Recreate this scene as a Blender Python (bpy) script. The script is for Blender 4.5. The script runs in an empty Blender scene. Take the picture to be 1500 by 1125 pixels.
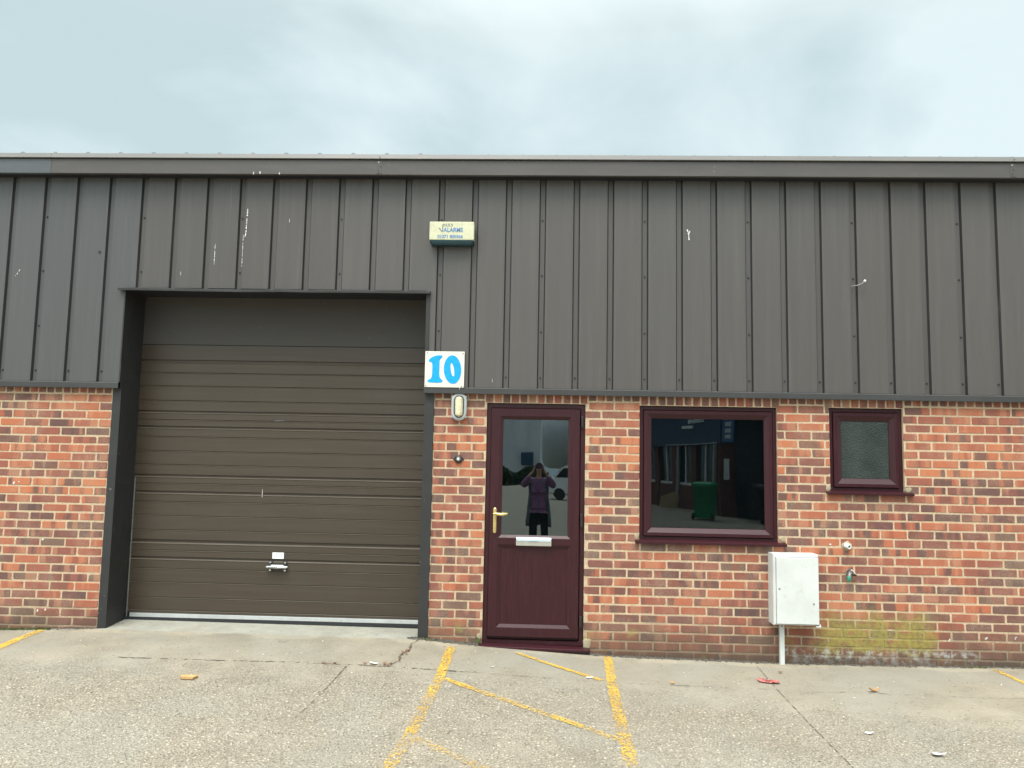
import bpy, bmesh, math, random
from mathutils import Vector, Matrix
random.seed(11)
rnd = random.random
SC = bpy.context.scene
COL = SC.collection
D = 6.7207          # camera distance in front of the brick face
CAMZ = 1.6

# ------------------------------------------------------------------ helpers
def rad(a): return math.radians(a)
def S(X, Zm, y=0.0):
    """size measured at the brick face -> same thing standing y in front of / behind it"""
    k = 1 + y / D
    return X * k, CAMZ + Zm * k

def lerp_tab(xs, zs, x):
    if x <= xs[0]: return zs[0]
    for i in range(1, len(xs)):
        if x <= xs[i]:
            t = (x - xs[i-1]) / (xs[i] - xs[i-1])
            return zs[i-1] + (zs[i] - zs[i-1]) * t
    return zs[-1]
WX = [-30, -4.7, -3.81, -3.7, -1.0, -.56, .66, 2.04, 2.9, 4.03, 30]
WZ = [.03, .026, .055, .058, .045, .011, -.057, -.074, -.072, -.057, -.05]
def G(x, y):
    w = lerp_tab(WX, WZ, x)
    if y > 0:
        if -3.9 < x < -.9: w += .05 * min(y, .4)
        return w
    t = min(1, -y / 2.5); t = t*t*(3-2*t)
    return w + (-.07 - w) * t

def link(o, parent=None):
    COL.objects.link(o)
    if parent: o.parent = parent
    return o

class MB:
    def __init__(s): s.v = []; s.f = []; s.mi = []; s.col = []; s.sm = []
    def face(s, pts, mi=0, col=None, smooth=False):
        b = len(s.v); s.v += [tuple(p) for p in pts]
        s.f.append(tuple(range(b, b+len(pts)))); s.mi.append(mi); s.col.append(col); s.sm.append(smooth)
    def faces(s, vs, fs, mi=0, col=None, smooth=False):
        b = len(s.v); s.v += [tuple(p) for p in vs]
        for f in fs:
            s.f.append(tuple(b+i for i in f)); s.mi.append(mi); s.col.append(col); s.sm.append(smooth)
    def box(s, x0, x1, y0, y1, z0, z1, b=0.0, mi=0, col=None, M=None):
        """box, optionally with chamfered edges"""
        if b <= 0:
            vs = [(x0,y0,z0),(x1,y0,z0),(x1,y1,z0),(x0,y1,z0),(x0,y0,z1),(x1,y0,z1),(x1,y1,z1),(x0,y1,z1)]
            fs = [(0,3,2,1),(4,5,6,7),(0,1,5,4),(1,2,6,5),(2,3,7,6),(3,0,4,7)]
        else:
            bm = bmesh.new(); bmesh.ops.create_cube(bm, size=1)
            for v in bm.verts:
                v.co = Vector(((x0+x1)/2+v.co.x*(x1-x0), (y0+y1)/2+v.co.y*(y1-y0), (z0+z1)/2+v.co.z*(z1-z0)))
            bmesh.ops.bevel(bm, geom=bm.edges[:], offset=b, segments=2, profile=.6, affect='EDGES')
            bm.verts.ensure_lookup_table()
            vs = [v.co.copy() for v in bm.verts]; fs = [tuple(v.index for v in f.verts) for f in bm.faces]; bm.free()
        if M is not None: vs = [M @ Vector(v) for v in vs]
        s.faces(vs, fs, mi, col)
    def sweep(s, loops, closed_u=True, caps=True, mi=0, smooth=True):
        n = len(loops[0]); vs = [p for l in loops for p in l]; fs = []
        for i in range(len(loops)-1):
            for j in range(n if closed_u else n-1):
                k = (j+1) % n
                fs.append((i*n+j, i*n+k, (i+1)*n+k, (i+1)*n+j))
        s.faces(vs, fs, mi, None, smooth)
        if caps and closed_u:
            s.face(list(reversed(loops[0])), mi); s.face(loops[-1], mi)
    def tube(s, pts, r, n=10, mi=0, caps=True):
        pts = [Vector(p) for p in pts]
        rs = r if isinstance(r, (list, tuple)) else [r]*len(pts)
        loops = []; up = None
        for i, p in enumerate(pts):
            t = (pts[min(i+1, len(pts)-1)] - pts[max(i-1, 0)]).normalized()
            if up is None:
                a = Vector((0,0,1)) if abs(t.z) < .9 else Vector((1,0,0))
                up = t.cross(a).normalized()
            else:
                up = (up - t*up.dot(t)).normalized()
            q = t.cross(up)
            loops.append([p + (up*math.cos(2*math.pi*k/n) + q*math.sin(2*math.pi*k/n))*rs[i] for k in range(n)])
        s.sweep(loops, True, caps, mi)
    def build(s, name, mats, parent=None, weld=0.0, props=None, recalc=True):
        me = bpy.data.meshes.new(name)
        me.from_pydata(s.v, [], s.f)
        for m in (mats if isinstance(mats, (list, tuple)) else [mats]): me.materials.append(m)
        for p, mi, sm in zip(me.polygons, s.mi, s.sm): p.material_index = mi; p.use_smooth = sm
        if any(c is not None for c in s.col):
            at = me.color_attributes.new('tint', 'FLOAT_COLOR', 'CORNER')
            li = 0
            for p, c in zip(me.polygons, s.col):
                c = c or (.5,.5,.5)
                for _ in range(p.loop_total):
                    at.data[li].color = (c[0], c[1], c[2], 1); li += 1
        if weld > 0 or recalc:
            bm = bmesh.new(); bm.from_mesh(me)
            if weld > 0: bmesh.ops.remove_doubles(bm, verts=bm.verts, dist=weld)
            if recalc: bmesh.ops.recalc_face_normals(bm, faces=bm.faces)
            bm.to_mesh(me); bm.free()
        me.update()
        o = bpy.data.objects.new(name, me); link(o, parent)
        if props:
            for k, v in props.items(): o[k] = v
        return o

def tag(o, label, cat, group=None):
    o['label'] = label; o['category'] = cat
    if group: o['group'] = group
    return o
def thing(name, label, cat, loc=(0,0,0), group=None):
    o = bpy.data.objects.new(name, None); o.location = loc; o.empty_display_size = .1
    link(o); return tag(o, label, cat, group)
def attach(o, parent):
    """parent a mesh modelled in world coordinates to a thing that stands at its own base"""
    o.parent = parent
    o.matrix_parent_inverse = Matrix.Translation(-Vector(parent.location))
    return o

def frame_loops(mb, x0, x1, z0, z1, prof, mi=0):
    """mitred picture-frame: prof = [(inset, y)...] from the outside in"""
    L = []
    for ins, y in prof:
        L.append([(x0+ins, y, z0+ins), (x1-ins, y, z0+ins), (x1-ins, y, z1-ins), (x0+ins, y, z1-ins)])
    mb.sweep(L, True, False, mi, smooth=False)

# ------------------------------------------------------------------ materials
class NT:
    def __init__(s, name):
        s.m = bpy.data.materials.new(name); s.m.use_nodes = True
        s.n = s.m.node_tree.nodes; s.l = s.m.node_tree.links
        s.p = s.n['Principled BSDF']; s.out = s.n['Material Output']
    def node(s, t, **kw):
        n = s.n.new(t)
        for k, v in kw.items():
            if k.startswith('_'): setattr(n, k[1:], v)
            else: n.inputs[k.replace('__', ' ')].default_value = v
        return n
    def link(s, a, b): s.l.new(a, b)
    def coord(s, scale=(1,1,1), loc=(0,0,0)):
        tc = s.n.new('ShaderNodeTexCoord'); mp = s.n.new('ShaderNodeMapping')
        mp.inputs['Scale'].default_value = scale; mp.inputs['Location'].default_value = loc
        s.link(tc.outputs['Object'], mp.inputs['Vector']); return mp.outputs[0]
    def noise(s, vec, scale, detail=3, rough=.55, dist=0.0):
        n = s.n.new('ShaderNodeTexNoise'); n.inputs['Scale'].default_value = scale
        n.inputs['Detail'].default_value = detail; n.inputs['Roughness'].default_value = rough
        n.inputs['Distortion'].default_value = dist
        s.link(vec, n.inputs['Vector']); return n.outputs['Fac']
    def voronoi(s, vec, scale, out='Distance', feature='F1'):
        n = s.n.new('ShaderNodeTexVoronoi'); n.feature = feature; n.inputs['Scale'].default_value = scale
        s.link(vec, n.inputs['Vector']); return n.outputs[out]
    def ramp(s, fac, stops, interp='LINEAR'):
        r = s.n.new('ShaderNodeValToRGB'); r.color_ramp.interpolation = interp
        e = r.color_ramp.elements
        while len(e) < len(stops): e.new(.5)
        for el, (p, c) in zip(e, stops):
            el.position = p
            el.color = (c[0], c[1], c[2], 1) if isinstance(c, (tuple, list)) else (c, c, c, 1)
        s.link(fac, r.inputs[0]); return r.outputs[0]
    def mix(s, fac, a, b, mode='MIX'):
        m = s.n.new('ShaderNodeMix'); m.data_type = 'RGBA'; m.blend_type = mode
        for inp, v in ((m.inputs[0], fac), (m.inputs[6], a), (m.inputs[7], b)):
            if hasattr(v, 'links') or hasattr(v, 'is_linked'): s.link(v, inp)
            elif isinstance(v, (tuple, list)): inp.default_value = (v[0], v[1], v[2], 1)
            else: inp.default_value = v
        return m.outputs[2]
    def math(s, op, a, b=0.0, clamp=False):
        m = s.n.new('ShaderNodeMath'); m.operation = op; m.use_clamp = clamp
        for inp, v in ((m.inputs[0], a), (m.inputs[1], b)):
            if hasattr(v, 'is_linked'): s.link(v, inp)
            else: inp.default_value = v
        return m.outputs[0]
    def sep(s, vec):
        n = s.n.new('ShaderNodeSeparateXYZ'); s.link(vec, n.inputs[0]); return n.outputs
    def step(s, v, lo, hi):
        m = s.n.new('ShaderNodeMapRange'); m.interpolation_type = 'SMOOTHSTEP'
        m.inputs[1].default_value = lo; m.inputs[2].default_value = hi
        s.link(v, m.inputs[0]); return m.outputs[0]
    def bump(s, h, strength=.3, dist=.01):
        b = s.n.new('ShaderNodeBump'); b.inputs['Strength'].default_value = strength
        b.inputs['Distance'].default_value = dist
        s.link(h, b.inputs['Height']); s.link(b.outputs[0], s.p.inputs['Normal']); return b
    def fin(s, col=None, rough=None, metal=None, spec=None):
        for key, v in (('Base Color', col), ('Roughness', rough), ('Metallic', metal), ('Specular IOR Level', spec)):
            if v is None: continue
            i = s.p.inputs[key]
            if hasattr(v, 'is_linked'): s.link(v, i)
            elif isinstance(v, (tuple, list)): i.default_value = (v[0], v[1], v[2], 1)
            else: i.default_value = v
        return s.m

def simple(name, col, rough=.6, metal=0.0, var=.12, scale=8, bump=0.0, spec=.5, dirt=None):
    t = NT(name); c = t.coord()
    n = t.noise(c, scale, 5, .6)
    lo = tuple(x*(1-var) for x in col); hi = tuple(min(1, x*(1+var)) for x in col)
    cc = t.ramp(n, [(.3, lo), (.7, hi)])
    if dirt:
        d = t.noise(c, scale*2.7, 6, .7)
        cc = t.mix(t.step(d, .55, .8), cc, dirt)
    r = t.ramp(t.noise(c, scale*3, 3), [(.3, rough*.85), (.7, min(1, rough*1.15))])
    if bump: t.bump(t.noise(c, scale*12, 3), bump, .004)
    return t.fin(cc, r, metal, spec)

# painted profiled steel cladding (weathered, slightly different from sheet to sheet)
def mat_cladding():
    t = NT('painted_profiled_steel'); c = t.coord()
    at = t.n.new('ShaderNodeAttribute'); at.attribute_name = 'tint'
    a = t.sep(at.outputs['Color'])
    base = t.mix(a[0], (.076, .066, .060), (.089, .079, .072))
    base = t.mix(t.math('MULTIPLY', a[1], .6), base, (.076, .082, .086))
    st = t.coord((9, 9, .35)); streak = t.noise(st, 2.2, 5, .65)
    base = t.mix(t.math('MULTIPLY', t.step(streak, .45, .8), .28), base, (.120, .112, .106))
    base = t.mix(t.math('MULTIPLY', a[2], .88), base, (.022, .022, .023))      # sloping trough walls coloured darker than the pans
    blot = t.noise(c, 1.3, 4, .6)
    base = t.mix(t.math('MULTIPLY', t.step(blot, .5, .75), .35), base, (.075, .073, .071))
    Pz = t.sep(c)[2]
    run = t.noise(t.coord((16, 1, .22)), 1.7, 6, .7)
    rz = t.step(t.math('ADD', Pz, t.math('MULTIPLY', run, 1.6)), 4.2, 5.3)
    base = t.mix(t.math('MULTIPLY', t.math('MULTIPLY', t.step(run, .50, .64), rz), .35), base, (.045, .043, .041))      # dirt runs from the gutter
    base = t.mix(t.math('MULTIPLY', t.step(t.noise(t.coord((22, 1, .5), (3, 0, 5)), 1.5, 5, .7), .60, .72), .3), base, (.14, .138, .13))
    sc = t.noise(t.coord((20, 20, 6)), 3.0, 6, .75)
    base = t.mix(t.math('MULTIPLY', t.step(sc, .72, .78), .35), base, (.25, .25, .24))
    r = t.ramp(streak, [(.3, .36), (.7, .5)])
    t.bump(t.noise(t.coord((1, 1, .5)), 3.2, 2), .12, .02)
    return t.fin(base, r, 0, .5)

def mat_flash(name, col, rough=.42):
    t = NT(name); c = t.coord((.6, 4, 3))
    n = t.noise(c, 3, 5, .65)
    cc = t.mix(t.step(n, .4, .75), col, tuple(x*1.22 for x in col))
    d = t.noise(t.coord(), 26, 5, .7)
    cc = t.mix(t.math('MULTIPLY', t.step(d, .66, .72), .5), cc, (.3, .29, .27))
    t.bump(t.noise(t.coord((.5, 1, 1)), 2.0, 2), .1, .02)
    return t.fin(cc, t.ramp(n, [(.3, rough), (.7, rough+.15)]), 0, .5)

def mat_brick():
    t = NT('multi_stock_red_brick'); c = t.coord()
    at = t.n.new('ShaderNodeAttribute'); at.attribute_name = 'tint'
    a = t.sep(at.outputs['Color'])
    P = t.sep(c)
    # kiln banding: dark blocks across the length of a brick, different on each brick
    cx = t.n.new('ShaderNodeCombineXYZ')
    t.link(t.math('ADD', t.math('MULTIPLY', P[0], 10.0), t.math('MULTIPLY', a[1], 97.0)), cx.inputs[0])
    t.link(t.math('MULTIPLY', P[2], 1.2), cx.inputs[1])
    t.link(t.math('MULTIPLY', a[2], 31.0), cx.inputs[2])
    band = t.noise(cx.outputs[0], 1.0, 1, .4)
    fine = t.noise(c, 55, 4, .7)
    wob = t.math('ADD', band, t.math('MULTIPLY', t.math('SUBTRACT', fine, .5), .10))
    base = t.ramp(a[0], [(0, (.50, .170, .078)), (.22, (.43, .135, .070)), (.42, (.335, .102, .062)), (.62, (.26, .088, .066)), (.80, (.185, .078, .066)), (.92, (.125, .064, .060)), (1, (.17, .105, .080))])
    dark = t.ramp(a[2], [(0, (.27, .085, .055)), (.5, (.125, .066, .060)), (1, (.080, .056, .056))])
    bandm = t.math('MULTIPLY', t.math('MULTIPLY', t.step(wob, .50, .58), .88), t.step(a[1], .15, .6))
    base = t.mix(bandm, base, dark)
    pale = t.step(t.math('SUBTRACT', 1.0, wob), .60, .66)
    base = t.mix(t.math('MULTIPLY', pale, .5), base, (.50, .235, .135))
    # drag-face texture and sand
    grain = t.noise(t.coord((1, 1, 2.4)), 90, 4, .75)
    base = t.mix(t.math('MULTIPLY', t.step(grain, .55, .75), .45), base, (.52, .25, .14))
    base = t.mix(t.math('MULTIPLY', t.step(t.math('SUBTRACT', 1.0, grain), .56, .74), .4), base, (.10, .045, .035))
    # smeared mortar
    sm = t.noise(c, 3.2, 6, .72)
    smf = t.noise(c, 95, 4, .7)
    m2 = t.math('MULTIPLY', t.step(sm, .42, .66), t.step(smf, .36, .66))
    base = t.mix(t.math('MULTIPLY', m2, .42), base, (.50, .40, .28))
    base = t.mix(t.ramp(t.noise(c, 2.1, 4, .6), [(.3, .02), (.7, .16)]), base, (.30, .20, .145))      # general dust
    base = wall_weather(t, base, c, P)
    h = t.math('ADD', t.math('MULTIPLY', grain, .6), t.math('MULTIPLY', t.noise(c, 30, 3, .6), .6))
    t.bump(h, .55, .006)
    return t.fin(base, .88, 0, .25)

def wall_weather(t, base, c, P):
    """stains with an outline of their own: algae patch, lime bloom, damp skirting"""
    x, z = P[0], P[2]
    wn = t.noise(c, 5.5, 5, .65); off = t.math('MULTIPLY', t.math('SUBTRACT', wn, .5), .42)
    zz = t.math('ADD', z, off); xx = t.math('ADD', x, off)
    # damp base
    damp = t.math('SUBTRACT', 1.0, t.step(zz, .02, .30))
    base = t.mix(t.math('MULTIPLY', damp, .62), base, (.10, .072, .052))
    # algae patch on the right, mossy yellow-green
    ax = t.math('MULTIPLY', t.step(xx, 2.26, 2.48), t.math('SUBTRACT', 1.0, t.step(xx, 3.2, 3.45)))
    az = t.math('MULTIPLY', t.step(zz, -.01, .05), t.math('SUBTRACT', 1.0, t.step(zz, .20, .42)))
    alg = t.math('MULTIPLY', ax, az)
    ac = t.ramp(t.noise(c, 24, 4, .7), [(.3, (.17, .16, .055)), (.6, (.33, .28, .065)), (.8, (.27, .25, .11))])
    alg = t.math('MULTIPLY', alg, t.step(t.noise(c, 13, 5, .75), .36, .50))
    base = t.mix(t.math('MULTIPLY', alg, .8), base, ac)
    # small mossy bricks near the ground elsewhere
    mo = t.math('MULTIPLY', t.step(t.noise(c, 4.0, 4, .6), .60, .70), t.math('SUBTRACT', 1.0, t.step(z, .10, .26)))
    base = t.mix(t.math('MULTIPLY', mo, .5), base, (.26, .25, .075))
    # lime bloom on the lowest courses on the right
    bx = t.math('MULTIPLY', t.step(xx, 2.02, 2.12), t.math('SUBTRACT', 1.0, t.step(xx, 3.55, 3.8)))
    bz = t.math('SUBTRACT', 1.0, t.step(z, .03, .075))
    bl = t.math('MULTIPLY', t.math('MULTIPLY', bx, bz), t.step(t.noise(c, 11, 6, .75), .47, .60))
    base = t.mix(t.math('MULTIPLY', bl, .7), base, (.42, .42, .40))
    # blackened line just on the ground
    gz = t.math('SUBTRACT', 1.0, t.step(t.math('ADD', z, t.math('MULTIPLY', off, .25)), -.045, .03))
    base = t.mix(t.math('MULTIPLY', gz, .6), base, (.07, .06, .045))
    return base

def mat_mortar():
    t = NT('lime_mortar'); c = t.coord(); P = t.sep(c)
    n = t.noise(c, 45, 5, .7)
    base = t.ramp(n, [(.3, (.42, .31, .20)), (.55, (.58, .45, .305)), (.8, (.72, .60, .44))])
    big = t.noise(c, 1.7, 3)
    base = t.mix(t.math('MULTIPLY', t.step(big, .45, .7), .35), base, (.42, .33, .22))
    base = wall_weather(t, base, c, P)
    t.bump(t.noise(c, 120, 4, .7), .6, .006)
    return t.fin(base, .95, 0, .2)

def mat_ground():
    t = NT('exposed_aggregate_concrete'); c = t.coord(); P = t.sep(c)
    big = t.noise(c, .55, 4, .6); mid = t.noise(c, 3.1, 5, .65)
    fine = t.noise(c, 60, 4, .75)
    v1 = t.voronoi(c, 50); v1c = t.voronoi(c, 50, 'Color')
    v2 = t.voronoi(c, 105); v2c = t.voronoi(c, 105, 'Color')
    # cement matrix
    base = t.ramp(mid, [(.25, (0.200, 0.177, 0.134)), (.5, (0.254, 0.230, 0.177)), (.75, (0.302, 0.274, 0.219))])
    base = t.mix(t.math('MULTIPLY', t.step(big, .42, .66), .45), base, (0.214, 0.203, 0.165))
    base = t.mix(t.math('MULTIPLY', t.step(fine, .5, .72), .3), base, (0.145, 0.127, 0.096))
    # exposed stones - rougher away from the wall, trowelled smooth near it
    yy = t.math('ADD', P[1], t.math('MULTIPLY', t.math('SUBTRACT', mid, .5), 1.1))
    yy = t.math('ADD', yy, t.math('MULTIPLY', t.step(P[0], .5, 3.0), .45))
    rough_m = t.math('SUBTRACT', 1.0, t.step(yy, -1.45, -.55))
    amt = t.math('ADD', t.math('MULTIPLY', rough_m, .85), .15)
    stone = t.math('MULTIPLY', t.math('SUBTRACT', 1.0, t.step(v1, .30, .50)), amt)
    sc = t.ramp(t.sep(v1c)[0], [(0, (0.527, 0.467, 0.360)), (.35, (0.424, 0.375, 0.293)), (.6, (0.339, 0.280, 0.200)), (.8, (0.511, 0.458, 0.383)), (1, (0.204, 0.165, 0.122))])
    base = t.mix(t.math('MULTIPLY', stone, .8), base, sc)
    stone2 = t.math('MULTIPLY', t.math('SUBTRACT', 1.0, t.step(v2, .2, .42)), amt)
    sc2 = t.ramp(t.sep(v2c)[1], [(0, (0.494, 0.442, 0.346)), (.5, (0.339, 0.303, 0.237)), (.85, (0.511, 0.467, 0.383)), (1, (0.102, 0.090, 0.070))])
    base = t.mix(t.math('MULTIPLY', stone2, .6), base, sc2)
    pit = t.math('MULTIPLY', t.step(t.noise(c, 75, 3, .6), .55, .66), rough_m)
    base = t.mix(t.math('MULTIPLY', pit, .18), base, (0.111, 0.099, 0.073))
    # laitance along the wall foot: pale band, and the smooth bluish sill slab in front of the roller door
    nb = t.math('MULTIPLY', t.math('SUBTRACT', t.noise(c, 6, 5, .7), .5), .22)
    edge = t.math('ADD', P[1], nb)
    pale = t.math('MULTIPLY', t.step(edge, -.20, -.10), t.step(mid, .35, .6))
    base = t.mix(t.math('MULTIPLY', pale, .5), base, (0.399, 0.352, 0.253))
    e2 = t.math('ADD', P[1], t.math('MULTIPLY', nb, .4))
    slab = t.math('MULTIPLY', t.step(e2, -.075, -.035), t.math('MULTIPLY', t.step(P[0], -3.86, -3.72), t.math('SUBTRACT', 1.0, t.step(P[0], -1.06, -1.0))))
    slabc = t.ramp(t.noise(c, 7, 4, .6), [(.3, (0.281, 0.274, 0.230)), (.7, (0.367, 0.370, 0.322))])
    base = t.mix(t.math('MULTIPLY', slab, .8), base, slabc)
    # broad tyre-worn swathes
    sw = t.noise(t.coord((.9, .28, 1), (3, 1, 0)), 1.6, 4, .6)
    base = t.mix(t.math('MULTIPLY', t.step(sw, .52, .7), .3), base, (0.187, 0.177, 0.142))
    ms = t.noise(c, 2.3, 6, .8)
    base = t.mix(t.math('MULTIPLY', t.step(ms, .62, .74), .35), base, (0.145, 0.138, 0.096))
    vd = t.voronoi(t.coord((1, 1, 1), (5, 9, 0)), 33); vdc = t.voronoi(t.coord((1, 1, 1), (5, 9, 0)), 33, 'Color')
    chip = t.math('MULTIPLY', t.math('MULTIPLY', amt, t.math('SUBTRACT', 1.0, t.step(vd, .20, .32))), t.step(t.sep(vdc)[0], .80, .86))
    base = t.mix(t.math('MULTIPLY', chip, .8), base, (0.561, 0.517, 0.421))
    dkc = t.math('MULTIPLY', t.math('SUBTRACT', 1.0, t.step(vd, .22, .34)), t.step(t.sep(vdc)[1], .88, .92))
    base = t.mix(t.math('MULTIPLY', dkc, .7), base, (0.111, 0.099, 0.081))
    worn = t.noise(t.coord((.5, .9, 1), (1, 4, 0)), 2.6, 6, .7)
    base = t.mix(t.math('MULTIPLY', t.step(worn, .50, .58), .22), base, (0.240, 0.223, 0.176))
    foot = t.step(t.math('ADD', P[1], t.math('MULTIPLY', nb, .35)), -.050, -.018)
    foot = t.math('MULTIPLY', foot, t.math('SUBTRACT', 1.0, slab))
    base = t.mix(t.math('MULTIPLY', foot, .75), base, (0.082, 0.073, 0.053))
    oil = t.step(t.noise(t.coord((.8, 1.1, 1), (7, 2, 0)), 1.9, 5, .6), .60, .72)
    base = t.mix(t.math('MULTIPLY', oil, .16), base, (0.146, 0.139, 0.115))
    tone = t.noise(c, 1.1, 3, .5)
    base = t.mix(t.math('MULTIPLY', t.step(tone, .45, .65), .22), base, (0.300, 0.317, 0.277))
    h = t.math('ADD', t.math('MULTIPLY', stone, .8), t.math('ADD', t.math('MULTIPLY', stone2, .35), t.math('MULTIPLY', t.math('MULTIPLY', pit, -1.0), .9)))
    h = t.math('ADD', h, t.math('MULTIPLY', fine, .35))
    t.bump(h, 1.0, .007)
    return t.fin(base, .92, 0, .25)

def mat_yellow():
    t = NT('worn_yellow_road_paint'); c = t.coord()
    n = t.noise(c, 70, 4, .75); w = t.noise(c, 3.0, 4, .6); v = t.voronoi(c, 62)
    col = t.ramp(t.noise(c, 9, 4), [(.3, (.52, .31, .040)), (.7, (.62, .42, .085))])
    col = t.mix(t.math('MULTIPLY', t.step(n, .5, .7), .4), col, (.42, .33, .14))
    P = t.sep(c)
    far = t.step(P[1], -1.9, -.35)         # thicker paint by the wall where no wheels run
    thr = t.math('ADD', t.math('MULTIPLY', n, .40), t.math('ADD', t.math('MULTIPLY', w, .50), t.math('MULTIPLY', v, .30)))
    thr = t.math('SUBTRACT', thr, t.math('MULTIPLY', far, .09))
    a = t.math('MULTIPLY', t.math('SUBTRACT', 1.0, t.step(thr, .48, .64)), .93)
    t.link(a, t.p.inputs['Alpha'])
    t.bump(n, .4, .004)
    return t.fin(col, .8, 0, .3)

def mat_joint():
    t = NT('dirt_filled_joint'); c = t.coord()
    n = t.noise(c, 40, 5, .75)
    t.link(t.step(t.noise(c, 14, 5, .75), .42, .52), t.p.inputs['Alpha'])
    return t.fin(t.ramp(n, [(.3, (.05, .042, .03)), (.7, (.15, .12, .085))]), .95)

def mat_upvc():
    t = NT('rosewood_upvc'); c = t.coord((30, 30, 1.6))
    n = t.noise(c, 3.0, 5, .7, .6)
    col = t.ramp(n, [(.25, (.026, .0055, .008)), (.55, (.040, .009, .013)), (.8, (.060, .016, .022))])
    d = t.noise(t.coord(), 18, 5, .7)
    col = t.mix(t.math('MULTIPLY', t.step(d, .6, .8), .2), col, (.09, .062, .06))
    t.bump(n, .12, .003)
    return t.fin(col, t.ramp(n, [(.3, .30), (.7, .42)]), 0, .36)

def mat_glass(name, tint, refl):
    t = NT(name)
    t.n.remove(t.p)
    gl = t.node('ShaderNodeBsdfGlossy'); gl.inputs['Roughness'].default_value = .004
    gl.inputs['Color'].default_value = (.78, .93, 1.0, 1)
    nz = t.noise(t.coord((1, 1, 1)), 1.6, 1)
    b = t.node('ShaderNodeBump'); b.inputs['Strength'].default_value = .05; b.inputs['Distance'].default_value = .02
    t.link(nz, b.inputs['Height']); t.link(b.outputs[0], gl.inputs['Normal'])
    tr = t.node('ShaderNodeBsdfTransparent'); tr.inputs['Color'].default_value = (*tint, 1)
    lw = t.node('ShaderNodeLayerWeight'); lw.inputs['Blend'].default_value = .25
    f = t.math('ADD', refl, t.math('MULTIPLY', lw.outputs['Fresnel'], .5), True)
    mx = t.node('ShaderNodeMixShader')
    t.link(f, mx.inputs[0]); t.link(tr.outputs[0], mx.inputs[1]); t.link(gl.outputs[0], mx.inputs[2])
    t.link(mx.outputs[0], t.out.inputs[0]); return t.m

def mat_frosted():
    t = NT('obscure_patterned_glass'); c = t.coord()
    v = t.voronoi(c, 105); n = t.noise(c, 90, 3, .6)
    t.bump(t.math('ADD', v, t.math('MULTIPLY', n, .6)), .8, .0045)
    col = t.ramp(t.noise(c, 6, 3), [(.3, (.018, .026, .024)), (.7, (.038, .048, .044))])
    return t.fin(col, .2, 0, .4)

M = {}
M['clad'] = mat_cladding()
M['flash'] = mat_flash('flashing_paint', (.038, .038, .038))
M['fascia'] = mat_flash('fascia_paint', (.074, .067, .063), .42)
M['fascia_blue'] = mat_flash('newer_fascia_paint', (.078, .088, .096), .4)
M['trim'] = mat_flash('eaves_trim_paint', (.135, .132, .125), .4)
M['soffit'] = mat_flash('shaded_soffit_paint', (.012, .013, .018), .6)  # near-black: shade under gutter and lintel put into the colour
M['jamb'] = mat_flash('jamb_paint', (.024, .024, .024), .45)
M['brick'] = mat_brick(); M['mortar'] = mat_mortar(); M['ground'] = mat_ground()
M['yellow'] = mat_yellow(); M['joint'] = mat_joint(); M['upvc'] = mat_upvc()
M['glass'] = mat_glass('window_glass', (.28, .33, .34), .062)
M['doorglass'] = mat_glass('door_glass', (.28, .33, .34), .145)
M['frost'] = mat_frosted()
def mat_shutter():
    t = NT('brown_painted_door_steel'); st = t.coord((.25, 1, 10)); n = t.noise(st, 4, 5, .65); c = t.coord()
    z = t.sep(c)[2]
    base = t.mix(t.step(n, .35, .75), (.052, .038, .025), (.063, .048, .033))
    b2 = t.noise(c, 2.2, 5, .7)
    base = t.mix(t.math('MULTIPLY', t.step(b2, .5, .75), .4), base, (.066, .056, .045))
    d = t.noise(c, 30, 5, .75)
    base = t.mix(t.math('MULTIPLY', t.step(d, .68, .73), .5), base, (.24, .22, .19))
    t.bump(t.noise(t.coord((.4, 1, 6)), 14, 3), .05, .005)
    return t.fin(base, t.ramp(b2, [(.3, .38), (.7, .5)]), 0, .5)
M['shutter'] = mat_shutter()
M['shutter_lip'] = mat_flash('sky_lit_lip_paint', (.075, .060, .044), .4)  # paler brown that paints sky light onto the groove lips
M['shutter_top'] = mat_flash('shutter_header_paint', (.054, .047, .041), .55)
M['alu'] = simple('brushed_aluminium', (.62, .64, .64), .42, .55, .1, 9, dirt=(.3, .28, .25))
M['rubber'] = simple('black_rubber_seal', (.02, .022, .024), .6)
M['chrome'] = simple('chrome_plate', (.72, .74, .75), .22, .9, .08, 14)
M['dkmetal'] = simple('dark_bracket_metal', (.05, .05, .05), .45, .4)
M['brass'] = simple('pale_brass', (.72, .56, .24), .28, .75, .12, 20)
M['hinge'] = simple('black_hinge_plastic', (.028, .026, .026), .35)
M['cream'] = simple('weathered_cream_plastic', (.56, .55, .38), .5, 0, .14, 14, dirt=(.48, .50, .28))
M['teal'] = simple('dark_teal_plastic', (.010, .045, .058), .35)
M['white'] = simple('white_sign_board', (.74, .69, .60), .45, 0, .04, 9)
M['blue'] = simple('blue_sign_paint', (.0, .34, .74), .4, 0, .12, 30)
M['bluetxt'] = simple('faded_blue_print', (.10, .22, .42), .6, 0, .3, 60)
M['greytxt'] = simple('faded_grey_print', (.20, .23, .20), .6, 0, .3, 60)
M['grp'] = simple('white_cabinet_plastic', (.60, .62, .60), .45, 0, .07, 5, dirt=(.43, .43, .38))
M['grpline'] = simple('shadow_gap_grime', (.16, .17, .17), .8)
M['castgrey'] = simple('grey_cast_lamp_body', (.42, .45, .46), .45, .2, .1, 22)
M['diffuser'] = simple('ribbed_cream_lens', (.70, .64, .44), .18, 0, .16, 26)
M['lead'] = simple('weathered_grey_metal', (.24, .24, .23), .5, .4, .2, 40)
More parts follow.
